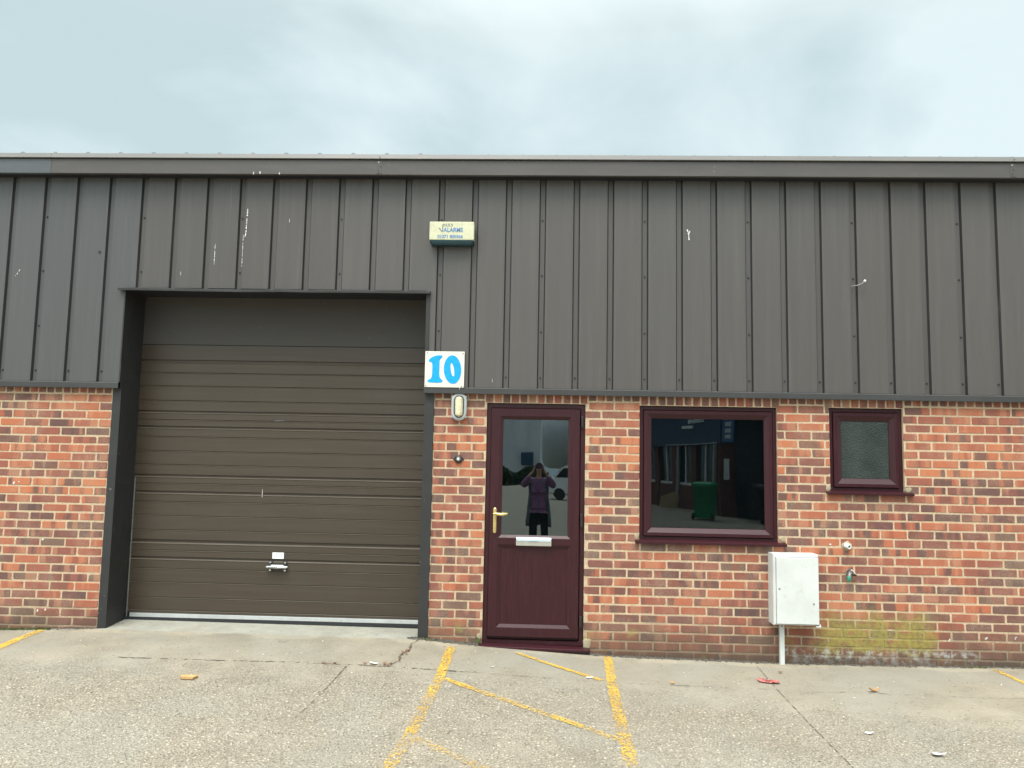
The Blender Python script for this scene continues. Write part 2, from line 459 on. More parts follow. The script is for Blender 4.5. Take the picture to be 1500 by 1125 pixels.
M['green'] = simple('green_hose_fitting', (.05, .36, .23), .4)
M['leaf'] = simple('dry_brown_leaf', (.24, .12, .06), .8, 0, .3, 40)
M['leaf2'] = simple('rust_orange_leaf', (.50, .24, .06), .8, 0, .3, 40)
M['redpack'] = simple('red_foil_wrapper', (.36, .10, .085), .5, .0, .6, 60, dirt=(.42, .38, .33))
M['wood'] = simple('pale_pine_offcut', (.52, .31, .13), .7, 0, .18, 30)
M['shell'] = simple('white_litter', (.80, .82, .82), .5, 0, .08, 20)
M['dung'] = simple('bird_lime', (.72, .72, .69), .8, 0, .2, 50)
M['moss'] = simple('green_moss', (.085, .11, .03), .95, 0, .5, 40, .5)
M['grit'] = simple('dark_grit_dirt_and_gap_shade', (.085, .075, .06), .95, 0, .5, 50, .4)
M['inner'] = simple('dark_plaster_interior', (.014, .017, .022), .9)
M['mortarlump'] = simple('old_pointing_mortar', (.36, .30, .20), .95, 0, .25, 40, .6)
M['roof'] = simple('grey_roof_sheet', (.25, .25, .25), .5)

# ------------------------------------------------------------------ industrial unit
unit = thing('industrial_unit', 'industrial unit with brown steel cladding over red brick, numbered 10 by its roller door', 'building', (0, 0, 0))
def P_(mb, name, mats, parent=unit, **k): return mb.build(name, mats, parent, **k)

XL, XR = -9.0, 9.0
# --- brick wall ---
BR_TOP = CAMZ + .50
openings = [(-.468, .393, -.20, CAMZ+.470), (.861, 2.041, CAMZ-.686, CAMZ+.468), (2.484, 3.109, CAMZ-.238, CAMZ+.475)]
def brick_wall(name, xa, xb, ph, ops, z0=CAMZ+.493, seed=1):
    R = random.Random(seed); mb = MB()
    def cuts(x0, x1, za, zb):
        segs = [(x0, x1)]
        for (a, b, c, d) in ops:
            if zb > c + .02 and za < d - .004:
                ns = []
                for s0, s1 in segs:
                    if s1 <= a or s0 >= b: ns.append((s0, s1)); continue
                    if s0 < a: ns.append((s0, a))
                    if s1 > b: ns.append((b, s1))
                segs = ns
        return segs
    def brick(x0, x1, za, zb, col):
        for s0, s1 in cuts(x0, x1, za, zb):
            if s1 - s0 < .022: continue
            b = .004; j = lambda q=.0018: R.uniform(-q, q)
            y = R.uniform(-.0015, .0012)
            yb = .012
            o = [(s0+j(), yb, za+j()), (s1+j(), yb, za+j()), (s1+j(), yb, zb+j()), (s0+j(), yb, zb+j())]
            m = [(p[0], y+.003, p[2]) for p in o]
            def oct_(p, e, yy, cc):
                q = []
                sg = ((1, 1), (-1, 1), (-1, -1), (1, -1))
                for i, (pt, (sx, sz)) in enumerate(zip(p, sg)):
                    A = (pt[0]+sx*(e+cc[i]), yy, pt[2]+sz*e); B = (pt[0]+sx*e, yy, pt[2]+sz*(e+cc[i]*.8))
                    q += [B, A] if i in (0, 2) else [A, B]
                return q
            cc = [R.choice((.002, .003, .004, .005, .009)) for _ in range(4)]
            if s1 - s0 < .05: cc = [.002]*4
            r0 = oct_(o, 0, yb, cc); r1 = oct_(o, 0, y+.0028, cc); r2 = oct_(o, b*.75, y, cc)
            fs = [(i, (i+1) % 8, 8+(i+1) % 8, 8+i) for i in range(8)] + [(8+i, 8+(i+1) % 8, 16+(i+1) % 8, 16+i) for i in range(8)] + [tuple(range(16, 24))]
            mb.faces(r0+r1+r2, fs, 0, col)
    g = .0070
    for k in range(-1, 31):
        zt = z0 - .075*k; zb = zt - .075
        off = ph + (.1125 if k % 2 else 0)
        n0 = int((xa - off)/.225) - 2
        rowbias = R.choice([0, 0, .06, -.08, .10, -.12]); run = 0
        for n in range(n0, n0 + int((xb-xa)/.225) + 5):
            x0 = off + n*.225; x1 = x0 + .225
            a, b = max(x0, xa), min(x1, xb)
            if b - a < .03: continue
            u = R.random()
            xm = (a+b)/2
            t = u*.66 + .09 + rowbias
            if R.random() < .17: t = .72 + R.random()*.28        # purple and brown ones
            if 2.9 < xm < 5 and k < 8: t *= .62                   # brighter run right of the small window
            if k > 9 and xm > 0: t += .10
            elif k > 15: t += .08
            if (xb < -3 and k in (10, 11)) or (xb > 0 and k in (4, 5) and xm < 2.4): t = u*.22
            col = (min(1, max(0, t)), R.random(), R.random())
            if k == -1:
                continue
            brick(a + (g if a == x0 else 0), b - (g if b == x1 else 0), zb+g, zt-g, col)
    # soldier course tucked under the flashing
    n = int((xb-xa)/.075)
    for i in range(n+1):
        a = xa + i*.075; b = min(a+.075, xb)
        if b-a < .03: continue
        low = z0 + g
        for (oa, ob, oc, od) in ops:
            if oa - .03 < (a+b)/2 < ob + .03: low = od + .004
        brick(a+g, b-g, low, z0+.2, (R.random()*.5+.5, R.random(), R.random()))  # darker brick tones carry the shade of the flashing
    # mortar bed, cut round the openings
    xs = sorted({xa, xb} | {v for o in ops for v in o[:2]})
    zs = sorted({-.3, z0+.2} | {v for o in ops for v in o[2:]})
    for i in range(len(xs)-1):
        for j in range(len(zs)-1):
            cx, cz = (xs[i]+xs[i+1])/2, (zs[j]+zs[j+1])/2
            if any(o[0] < cx < o[1] and o[2] < cz < o[3] for o in ops): continue
            mb.face([(xs[i], .0025, zs[j]), (xs[i+1], .0025, zs[j]), (xs[i+1], .0025, zs[j+1]), (xs[i], .0025, zs[j+1])], 1, (.5,.5,.5))
    # reveals of the openings
    for (a, b, c, d) in ops:
        for q in ([(a,.0035,c),(a,.11,c),(a,.11,d),(a,.0035,d)], [(b,.0035,c),(b,.11,c),(b,.11,d),(b,.0035,d)],
                  [(a,.0035,d),(b,.0035,d),(b,.11,d),(a,.11,d)], [(a,.0035,c),(b,.0035,c),(b,.11,c),(a,.11,c)]):
            mb.face(q, 1, (.5,.5,.5))
    return P_(mb, name, [M['brick'], M['mortar']], recalc=False)
brick_wall('brick_wall', XL, -3.81, -4.718, [], seed=5)
brick_wall('brick_wall', -.933, XR, -.7065, openings, seed=8)

# --- cladding ---
PITCH, X0R = .30130, -4.8213
ZB = CAMZ + .598; ZT = CAMZ + 2.60; ZLIN = CAMZ + 1.452
YP, YT = -.044, -.021
LOX, ROX = -3.735, -1.018
def cladding():
    mb = MB(); R = random.Random(3)
    pts = []     # (x, y) profile from left to right
    k = int((XL - X0R)/PITCH) - 1
    prof = []
    while True:
        xc = X0R + k*PITCH
        if xc > XR: break
        w = .017
        rgt = xc - .005
        prof += [(rgt - w - .0130, YP, k), (rgt - w - .0025, YT, k), (rgt + w + .0025, YT, k), (rgt + w + .0130, YP, k)]
        # slightly cambered pan: shallow stiffening swage
        a, b = rgt + w + .0130, rgt + PITCH - w - .0130
        for f, dy in ((.07, -.0012), (.16, 0.0), (.5, .0012), (.84, 0.0), (.93, -.0012)):
            prof.append((a + (b-a)*f, YP + dy, k))
        k += 1
    prof = [p for p in prof if XL <= p[0] <= XR]
    # insert break points at the door opening
    def ins(x):
        for i in range(len(prof)-1):
            if prof[i][0] < x < prof[i+1][0]:
                t = (x-prof[i][0])/(prof[i+1][0]-prof[i][0])
                prof.insert(i+1, (x, prof[i][1]+(prof[i+1][1]-prof[i][1])*t, prof[i][2])); return
    ins(LOX); ins(ROX)
    tints = {}
    for i in range(len(prof)-1):
        (xa, ya, ka), (xb, yb, kb) = prof[i], prof[i+1]
        xm = (xa+xb)/2
        zb = ZLIN if LOX < xm < ROX else ZB
        sh = (ka-1)//3
        if sh not in tints: tints[sh] = (R.random(), 1.0 if xm < -4.36 else R.random()*.3)
        tt = tints[sh]
        n = 7
        for j in range(n):
            z0 = zb + (ZT-zb)*j/n; z1 = zb + (ZT-zb)*(j+1)/n
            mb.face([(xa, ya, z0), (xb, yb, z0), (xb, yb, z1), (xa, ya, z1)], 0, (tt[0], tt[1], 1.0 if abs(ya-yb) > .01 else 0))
    return P_(mb, 'cladding', M['clad'], weld=1e-5, recalc=False)
clad = cladding()
# screws in the troughs
sm_ = MB(); sm_.tube([(0, 0, 0), (0, -.0035, 0)], .008, 8); sm_.tube([(0, -.0034, 0), (0, -.009, 0)], .0055, 6)
scr = None
def add_screw(x, z, y=YT):
    global scr
    if scr is None:
        scr = sm_.build('screw', M['rubber'], clad); o = scr
    else:
        o = scr.copy(); COL.objects.link(o); o.parent = clad
    o.location = (x, y, z)
for k in range(0, 31):
    x = X0R + k*PITCH - .005
    if x > 4.4: break
    inop = LOX < x < ROX
    if k % 3 == 1:
        for zm in (2.104, 1.604) + (() if inop else (1.10,)):
            add_screw(x, CAMZ + zm*(1-.01/D))
    if not inop and not (-1.1 < x < -.6): add_screw(x, CAMZ + .694)

# --- flashing under the cladding ---
def strip(name, xa, xb, prof, mat, parent=unit, seg=1, **k):
    """profile (y,z) list extruded along x"""
    mb = MB(); L = []
    for i in range(seg+1):
        x = xa + (xb-xa)*i/seg
        L.append([(x, y, z) for y, z in prof])
    mb.sweep(L, False, False, 0, smooth=False)
    return P_(mb, name, mat, parent, **k)
zf0 = CAMZ + .544*(1-.058/D); zf1 = CAMZ + .600*(1-.058/D)
fl = [(-.006, zf1+.02), (-.006, zf1+.006), (-.052, zf1), (-.058, zf1-.006), (-.058, zf0+.004), (-.054, zf0), (-.02, zf0+.012), (-.006, zf0+.012)]
strip('base_flashing', XL, -3.742, fl, M['flash'])
strip('base_flashing', -1.018, XR, fl, M['flash'])

# --- fascia, gutter and eaves trim ---
def fascia_piece(xa, xb, mat, j=0.0):
    y = -.160 - j; y2 = -.178 - j
    zb = CAMZ + 2.523*(1+y/D); zt = CAMZ + 2.661*(1+y/D)
    strip('fascia', xa, xb, [(y+.034, zb+.012), (y+.034, zb+.002), (y+.008, zb), (y, zb+.004), (y, zt-.003), (y+.02, zt), (-.045, zt+.002), (-.045, zt-.002), (y+.02, zt-.004), (y+.003, zt-.008), (y+.003, zb+.006), (y+.032, zb+.005)], mat)
    strip('eaves_shade_plate', xa, xb, [(y+.033, zb+.0055), (-.0445, zb+.0015), (-.0445, zb+.006), (y+.033, zb+.010)], M['soffit'])  # plate added as the dark shadow band below the gutter
    za = CAMZ + 2.674*(1+y2/D); zc = CAMZ + 2.716*(1+(y2+.02)/D)
    strip('eaves_trim', xa, xb, [(-.012, za+.001), (y2+.004, za), (y2, za+.003), (y2+.012, zc-.004), (y2+.03, zc), (-.012, zc+.004)], M['trim'])
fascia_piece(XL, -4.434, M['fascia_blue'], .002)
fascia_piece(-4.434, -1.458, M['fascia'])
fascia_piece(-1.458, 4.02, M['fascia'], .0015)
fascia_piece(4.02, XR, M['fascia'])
for xs in (-1.458, 4.02):
    x = xs*(1-.16/D)
    mb = MB(); mb.box(xs-.022, xs+.022, -.1640, -.1600, CAMZ+2.535*(1-.16/D), CAMZ+2.652*(1-.16/D), .0012)
    P_(mb, 'seam_cover', M['fascia'])
    for i, zm in enumerate((2.56, 2.60, 2.64, 2.69)):
        mb = MB(); yy = -.1640 if i < 3 else -.182
        z = CAMZ + zm*(1+yy/D)
        mb.tube([(xs-.006+.012*(i % 2), yy, z), (xs-.006+.012*(i % 2), yy-.004, z)], .0045, 8)
        P_(mb, 'rivet', M['rubber'] if i != 2 else M['dung'])
# roof and remaining walls
mb = MB(); zr = CAMZ + 2.70*(1-.16/D)
BK = 11.0
mb.face([(XL, -.01, zr), (XR, -.01, zr), (XR, BK/2, zr+.75), (XL, BK/2, zr+.75)])
mb.face([(XL, BK/2, zr+.75), (XR, BK/2, zr+.75), (XR, BK, zr), (XL, BK, zr)])
roof = P_(mb, 'roof', M['roof'])
for k in range(30):        # crowns of the roof sheets peeping over the eaves trim
    x = (X0R + k*PITCH + .11)
    if x > XR: break
    mb = MB(); h = .013 if x < -.8 else .004
    z = CAMZ + 2.716*(1-.158/D)
    mb.faces([(x-.026, -.152, z-.004), (x-.012, -.152, z+h), (x+.012, -.152, z+h), (x+.026, -.152, z-.004), (x-.026, .3, z+.01), (x-.012, .3, z+h+.02), (x+.012, .3, z+h+.02), (x+.026, .3, z+.01)],
             [(0,1,2,3), (0,4,5,1), (1,5,6,2), (2,6,7,3)])
    mb.build('roof_crown', M['roof'], roof)
mb = MB()
mb.face([(XL, .0, -.3), (XL, BK, -.3), (XL, BK, zr), (XL, 0, zr)]); mb.face([(XR, .0, -.3), (XR, BK, -.3), (XR, BK, zr), (XR, 0, zr)])
mb.face([(XL, BK, -.3), (XR, BK, -.3), (XR, BK, zr), (XL, BK, zr)])
mb.face([(XL, 0, zr), (XL, BK, zr), (XL, BK/2, zr+.75)]); mb.face([(XR, 0, zr), (XR, BK, zr), (XR, BK/2, zr+.75)])
P_(mb, 'outer_wall', M['flash'])
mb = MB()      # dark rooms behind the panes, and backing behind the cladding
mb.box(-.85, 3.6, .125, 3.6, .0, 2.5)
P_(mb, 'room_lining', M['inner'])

# --- roller door opening ---
YD = .30
dl, dr = -3.735*(1+YD/D), -1.02
zl_b = CAMZ + 1.425*(1-.06/D)
def jamb_left():
    mb = MB()
    zt = CAMZ+1.44
    xf0, xf1 = -3.812, -3.735
    # front leg beside the brick (below the flashing), reveal leg running back to the door
    mb.box(xf0+.001, xf1, -.012, .02, -.1, CAMZ+.545, .0015)
    mb.face([(xf1, -.0125, -.1), (xf1+.001, YD+.02, -.1), (xf1+.001, YD+.02, zt), (xf1, -.0125, zt)])
    mb.face([(xf1, -.043, CAMZ+.545), (xf1, -.0125, CAMZ+.545), (xf1, -.0125, zt), (xf1, -.043, zt)])
    # pale folded lip at the reveal edge by the cladding
    mb.box(xf1-.010, xf1+.002, -.050, -.0435, CAMZ+.60, zt, .001)
    return P_(mb, 'jamb_lining', M['jamb'])
jamb_left()
mb = MB()
mb.box(-1.018, -.934, -.014, .02, -.1, CAMZ+.545, .0015)
mb.box(-1.018, -1.014, .02, YD+.02, -.1, CAMZ+1.44)
mb.box(-1.022, -.990, -.052, -.0435, CAMZ+.60, CAMZ+1.436, .0012)
P_(mb, 'jamb_lining', M['jamb'])
# lintel hood: a folded drip with a slight sag and dents
mb = MB(); L = []
n = 40
for i in range(n+1):
    t = i/n; x = -3.79 + (-.985+3.79)*t
    sag = -.004*math.sin(math.pi*t) + .0018*math.sin(9*t+1) + (.004*math.exp(-((t-.52)/.06)**2))
    z1 = CAMZ + 1.457*(1-.075/D) + sag; 
    L.append([(x, -.008, z1+.006), (x, -.085, z1), (x, -.088, z1-.003), (x, -.086+.001*math.sin(30*t), z1-.022), (x, -.08, z1-.024), (x, -.074, z1-.010), (x, -.008, z1-.006)])
mb.sweep(L, True, True, 0, smooth=False)
P_(mb, 'lintel_flashing', M['flash'])
mb = MB()   # soffit of the opening
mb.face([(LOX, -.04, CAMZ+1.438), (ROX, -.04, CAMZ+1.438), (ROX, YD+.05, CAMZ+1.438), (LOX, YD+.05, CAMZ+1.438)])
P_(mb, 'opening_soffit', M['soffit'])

# the door leaf itself
rd = bpy.data.objects.new('roller_door', None); link(rd, unit)
def zd(zm): return CAMZ + zm     # already measured at the door plane
def door_profile():
    ev = []
    for a, b in ((.368,.347), (.226,.205), (-.22,-.243), (-.37,-.394), (-.811,-.843), (-.965,-.988)): ev.append((a, b, 'big'))
    ev.append((.843, .820, 'big'))
    for a in (.723, .60, .463, .285, .128, -.003, -.129, -.30, -.465, -.594, -.722, -.905, -1.069, -1.192, -1.326, -1.44): ev.append((a, a, 'small'))
    ev.sort(key=lambda e: -e[0])
    pr = [(YD, .984)]
    for a, b, t in ev:
        if t == 'big':
            pr += [(YD, a+.003), (YD+.012, a-.001), (YD+.012, b+.009), (YD-.003, b-.003), (YD, b-.009)]
        else:
            pr += [(YD, a+.005), (YD+.006, a+.001), (YD-.0025, a-.005), (YD, a-.010)]
    pr.append((YD, -1.467))
    return [(y, zd(z)) for y, z in pr]
lipset = set()
for nm, pr, mt in (('door_panel', door_profile(), 'shutter'), ('header_panel', [(YD+.004, CAMZ+1.46), (YD+.004, CAMZ+.990), (YD+.012, CAMZ+.987)], 'shutter_top')):
    mb = MB(); mb.sweep([[(x, y, z) for y, z in pr] for x in (dl-.02, dl+.9, dl+1.8, dr+.02)], False, False, 0, smooth=False)
    # the upward-facing lips are coloured paler, painting in the sky they catch
    m = len(pr) - 1
    for fi in range(len(mb.f)):
        i = fi % m
        if nm == 'door_panel' and pr[i][0] - pr[i+1][0] > .006: mb.mi[fi] = 1
    mb.build(nm, [M[mt], M['shutter_lip']], rd, recalc=False)
mb = MB(); mb.face([(dl-.1, YD+.02, -.1), (dr+.1, YD+.02, -.1), (dr+.1, YD+.02, CAMZ+1.5), (dl-.1, YD+.02, CAMZ+1.5)]); mb.build('gap_backing', M['rubber'], rd)
mb = MB(); mb.box(-3.690, dr, YD-.012, YD+.006, zd(-1.501), zd(-1.467), .002); alu = mb.build('bottom_rail', M['alu'], rd)
mb = MB(); mb.box(dl+.02, dr, YD-.010, YD+.01, zd(-1.535), zd(-1.5015), .004); mb.build('rubber_seal', M['rubber'], rd)
mb = MB(); mb.box(-3.724, -3.716, YD-.008, YD+.004, .10, 1.35, .001); mb.build('side_seal', M['lead'], rd)
# lock plate / handle
h = bpy.data.objects.new('door_handle', None); link(h, rd)
mb = MB(); hz = CAMZ-1.022; hx = -2.355
h2 = MB()
h2.box(hx-.058, hx+.058, YD-.024, YD-.014, hz-.002, hz+.014, .003)
bar = [(hx-.098, YD-.03, hz-.004), (hx-.085, YD-.034, hz-.006), (hx, YD-.036, hz-.006), (hx+.085, YD-.034, hz-.006), (hx+.098, YD-.03, hz-.004)]
h2.tube(bar, [.007, .012, .0135, .012, .007], 12)
for sx in (-1, 1):
    h2.tube([(hx+sx*.068, YD, hz+.030), (hx+sx*.068, YD-.012, hz+.030)], .010, 10)
    h2.tube([(hx+sx*.068, YD, hz-.036), (hx+sx*.068, YD-.012, hz-.036)], .010, 10)
    for zz in (.030, -.036):
        mb.box(hx+sx*.066-.020, hx+sx*.066+.020, YD-.006, YD+.0005, hz+zz-.013, hz+zz+.013, .003)
    mb.box(hx+sx*.070-.011, hx+sx*.070+.011, YD-.022, YD-.004, hz-.030, hz+.028, .003)
for k in range(8):
    mb.box(hx-.066+k*.017, hx-.059+k*.017, YD-.0505, YD-.046, hz-.010, hz-.003, .001)
bpy.data.objects.remove(h)
h = h2.build('door_handle', M['chrome'], rd); 
o = mb.build('bracket', M['dkmetal'], rd)
mb = MB(); mb.box(-2.409, -2.304, YD-.004, YD-.0005, CAMZ-.958, CAMZ-.902, .001); st = mb.build('sticker', M['shell'], rd)
mb = MB()
for k in range(3):
    for j in range(5-k):
        mb.box(-2.398+j*.019, -2.398+j*.019+.012, YD-.0046, YD-.0038, CAMZ-.915-.013*k-.003, CAMZ-.915-.013*k, 0)
mb.build('faint_print', M['grpline'], rd)

# --- entrance door ---
ed = bpy.data.objects.new('entrance_door', None); link(ed, unit)
fx0, fx1, fz0, fz1 = -.466, .391, CAMZ-1.59, CAMZ+.466
mb = MB()
frame_loops(mb, fx0, fx1, fz0, fz1, [(0, .10), (0, .022), (.003, .018), (.036, .018), (.039, .022), (.042, .05), (.06, .05)])
mb.build('door_frame', M['upvc'], ed)
lx0, lx1, lz0, lz1 = -.427, .347, CAMZ-1.523, CAMZ+.424
gx0, gx1, gz0, gz1 = -.350, .275, CAMZ-.695, CAMZ+.357     # outer edge of glazing bead
px0, px1, pz0, pz1 = -.353, .279, CAMZ-1.448, CAMZ-.748
YL = -.004
mb = MB()
# leaf face with two openings
xs = [lx0+.004, gx0, gx1, lx1-.004]; zs = [lz0+.004, pz0, pz1, gz0, gz1, lz1-.004]
for i in range(3):
    for j in range(5):
        if i == 1 and j in (1, 3): continue
        mb.face([(xs[i], YL, zs[j]), (xs[i+1], YL, zs[j]), (xs[i+1], YL, zs[j+1]), (xs[i], YL, zs[j+1])])
frame_loops(mb, lx0, lx1, lz0, lz1, [(0, .02), (0, YL+.004), (.004, YL)])
LEAF = mb
mb = MB(); frame_loops(mb, gx0, gx1, gz0, gz1, [(0, YL), (.001, YL+.002), (.003, YL+.002), (.0285, YL+.018), (.0295, YL+.026)]); mb.build('glazing_bead', M['upvc'], ed)
mb = MB(); frame_loops(mb, px0, px1, pz0, pz1, [(0, YL), (.001, YL+.002), (.003, YL+.002), (.0295, YL+.016), (.0305, YL+.024)]); mb.build('panel_bead', M['upvc'], ed)
mb = MB(); mb.box(px0+.01, px1-.01, YL+.020, YL+.04, pz0+.01, pz1-.01); mb.build('lower_panel', M['upvc'], ed)
mb = MB()      # pane leans back half a degree
tl = .0054
gy = YL+.022
n = 8
for i in range(n):
    for j in range(n):
        q = []
        for a, b in ((i,j),(i+1,j),(i+1,j+1),(i,j+1)):
            u, v = a/n, b/n
            bow = -.0009*(1-(2*u-1)**2)*(1-(2*v-1)**2)
            q.append((gx0+.02+(gx1-gx0-.04)*u, gy - tl + 2*tl*v + bow, gz0+.02+(gz1-gz0-.04)*v))
        mb.face(q, smooth=True)
mb.build('glass_pane', M['doorglass'], ed, weld=1e-6, recalc=False)
# mitre joints
mb = LEAF
def mitre(x0, z0, x1, z1, y, w=.0012):
    d = Vector((x1-x0, 0, z1-z0)).normalized(); q = Vector((-d.z, 0, d.x))*w
    a = Vector((x0, y, z0)); b = Vector((x1, y, z1))
    mb.face([a-q, b-q, b+q, a+q], 1)
ym = YL-.0006
mitre(lx0+.006, lz1-.006, gx0, gz1, ym); mitre(lx1-.006, lz1-.006, gx1, gz1, ym)
mitre(lx0+.006, lz0+.006, px0, pz0, ym); mitre(lx1-.006, lz0+.006, px1, pz0, ym)
zm_ = (gz0+pz1)/2
for sx, a, b in ((1, gx0, px0), (-1, gx1, px1)):
    mitre(a, gz0, a-sx*.035, zm_, ym); mitre(b, pz1, a-sx*.035, zm_, ym)
mb.build('door_leaf', [M['upvc'], M['hinge']], ed)
# sill
mb = MB(); L = []
for x in (-.533, -.530, .444, .447):
    e = .003 if x in (-.533, .447) else 0
    L.append([(x, .09, -.004), (x, .09, .020-e), (x, .012, .018-e), (x, -.054+e, .010-e), (x, -.060+e, .006-e), (x, -.060+e, -.012+e), (x, -.054+e, -.014+e), (x, -.048, -.006)])
for l in L:
    for i, p in enumerate(l): l[i] = (p[0], p[1], p[2]-.012*(p[0]+.5))
mb.sweep(L, True, True, 0, smooth=False)
mb.build('door_sill', M['upvc'], ed)
mb = MB(); mb.box(-.50, .42, -.030, .10, -.12, -.008)
mb.build('sill_gap_dark', M['grit'], ed)  # dark block added for the shaded void under the sill
# letterbox
mb = MB(); x0, z0 = S(-.193, -.758, -.02); x1, z1 = S(.112, -.684, -.02)
mb.box(x0, x1, -.018, YL+.001, z0, z1, .004); lb = mb.build('letterbox', M['chrome'], ed)
mb = MB()
L = []
for x in (x0+.006, x1-.006):
    L.append([(x, -.0185, z0+.006), (x, -.021, z0+.034), (x, -.026, z0+.040), (x, -.023, z1-.014), (x, -.0185, z1-.006)])
mb.sweep(L, True, True, 0, smooth=False); mb.box((x0+x1)/2-.045, (x0+x1)/2+.048, -.0275, -.024, z0+.036, z0+.040, .001, 1)
attach(mb.build('flap', [M['chrome'], M['hinge']], lb), lb)
# brass handle
def handle():
    mb = MB(); hx = -.379; za, zb = CAMZ-.656, CAMZ-.437; w = .0145; L = []
    for k in range(0, 13):
        a = math.pi*k/12; L.append((hx+w*math.cos(a), zb-w+w*math.sin(a)))
    for k in range(0, 13):
        a = math.pi+math.pi*k/12; L.append((hx+w*math.cos(a), za+w+w*math.sin(a)))
    def lo(s, y): return [(hx+(x-hx)*s, y, (za+zb)/2+(z-(za+zb)/2)*(1-(1-s)*.13)) for x, z in L]
    mb.sweep([lo(1, YL), lo(1, YL-.006), lo(.8, YL-.010), lo(.3, YL-.011)], True, True)
    zc = CAMZ-.487
    mb.tube([(hx, YL-.008, zc), (hx, YL-.045, zc)], [.012, .010], 12)
    pts = [(hx-.012, YL-.046, zc), (hx+.005, YL-.048, zc), (hx+.03, YL-.050, zc-.003), (hx+.06, YL-.050, zc-.006), (hx+.085, YL-.048, zc-.003), (hx+.102, YL-.044, zc+.001), (hx+.110, YL-.042, zc+.002)]
    mb.tube(pts, [.007, .010, .013, .015, .012, .007, .005], 12)
    mb.tube([(hx, YL-.010, za+.05), (hx, YL-.013, za+.05)], .0085, 12)
    return mb.build('door_handle', M['brass'], ed)
handle()
for za, zb in ((.262, .363), (-.593, -.477), (-1.434, -1.338)):
    mb = MB(); x = .366
    mb.box(x-.010, x+.012, -.002, .019, CAMZ+za, CAMZ+zb, .004)
    mb.tube([(x-.002, -.008, CAMZ+za+.012), (x-.002, -.008, CAMZ+zb-.012)], .008, 10)
    mb.build('hinge', M['hinge'], ed)

# --- windows ---
def window(name, x0, x1, z0, z1, gx0_, gx1_, gz0_, gz1_, sx0, sx1, szt, szb, glassmat):
    w = bpy.data.objects.new(name, None); link(w, unit)
    mb = MB(); wd = ((gx0_-x0)+(x1-gx1_))/2
    pr = [(0, .10), (0, .030), (.003, .026), (.030, .026), (.033, .032), (.037, .034), (.037, .014), (.040, .011), (.066, .011), (.070, .014), (wd-.002, .034), (wd, .042)]
    frame_loops(mb, x0, x1, z0, z1, pr); FR = mb
    mb = MB(); n = 8; e = .008
    for i in range(n):
        for j in range(n):
            q = []
            for a, b in ((i,j),(i+1,j),(i+1,j+1),(i,j+1)):
                u, v = a/n, b/n; bow = -.0016*(1-(2*u-1)**2)*(1-(2*v-1)**2)
                q.append((gx0_-e+(gx1_-gx0_+2*e)*u, .040+bow, gz0_-e+(gz1_-gz0_+2*e)*v))
            mb.face(q, smooth=True)
    mb.build('glass_pane', glassmat, w, weld=1e-6, recalc=False)
    mb = MB(); L = []
    for x in (sx0, sx0+.004, sx1-.004, sx1):
        e = .003 if x in (sx0, sx1) else 0
        L.append([(x, .09, szb+.004), (x, .09, szt+.012), (x, .02, szt+.009), (x, -.030+e, szt-.002-e), (x, -.038+e, szt-.006-e), (x, -.038+e, szb+e), (x, -.030, szb-.002+e), (x, -.027, szb+.008)])
    mb.sweep(L, True, True, 0, smooth=False); mb.build('window_sill', M['upvc'], w)
    mb = FR
    def ml(xa, za, xb, zb, y, wd2=.001):
        d = Vector((xb-xa, 0, zb-za)).normalized(); q = Vector((-d.z, 0, d.x))*wd2
        a = Vector((xa, y, za)); b = Vector((xb, y, zb)); mb.face([a-q, b-q, b+q, a+q], 1)
    for (X, Z, sx, sz) in ((x0,z0,1,1),(x1,z0,-1,1),(x0,z1,1,-1),(x1,z1,-1,-1)):
        ml(X+sx*.042, Z+sz*.042, X+sx*.066, Z+sz*.066, .0105); ml(X+sx*.004, Z+sz*.004, X+sx*.029, Z+sz*.029, .0255)
    mb.build('window_frame', [M['upvc'], M['hinge']], w)
    return w
big = window('window', .863, 2.040, CAMZ-.686, CAMZ+.465, .966, 1.930, CAMZ-.570, CAMZ+.364, .825, 2.102, CAMZ-.688, CAMZ-.711, M['glass'])
small = window('window', 2.485, 3.108, CAMZ-.239, CAMZ+.472, 2.590, 2.992, CAMZ-.121, CAMZ+.366, 2.446, 3.172, CAMZ-.243, CAMZ-.264, M['frost'])
big['label'] = 'large clear-glazed window with rosewood frame'; small['label'] = 'small obscure-glazed window with rosewood frame'

# mortar lumps at the sill ends
def lump(x, z, rx, rz, parent=unit, mat='mortarlump', y=-.004, name='mortar_patch', ry=.008):
    mb = MB(); n = 14; R = random.Random(int(abs(x*1000+z*77)))
    rr = [1+R.uniform(-.25, .2) for _ in range(n)]
    L = []
    for s, yy in ((1, .006), (.92, y*.3), (.6, y*.5), (.15, y*.55)):
        L.append([(x+rx*s*rr[k]*math.cos(2*math.pi*k/n), yy, z+rz*s*rr[k]*math.sin(2*math.pi*k/n)) for k in range(n)])
    mb.sweep(L, True, True)
    return mb.build(name, M[mat], parent)
lump(2.462, CAMZ-.212, .024, .030); lump(3.137, CAMZ-.218, .030, .024); lump(.838, CAMZ-.655, .022, .034)
lump(2.075, CAMZ-.655, .026, .03); lump(.425, .035, .035, .055); lump(-.50, .045, .024, .045, mat='moss'); lump(-.497, .07, .022, .03)

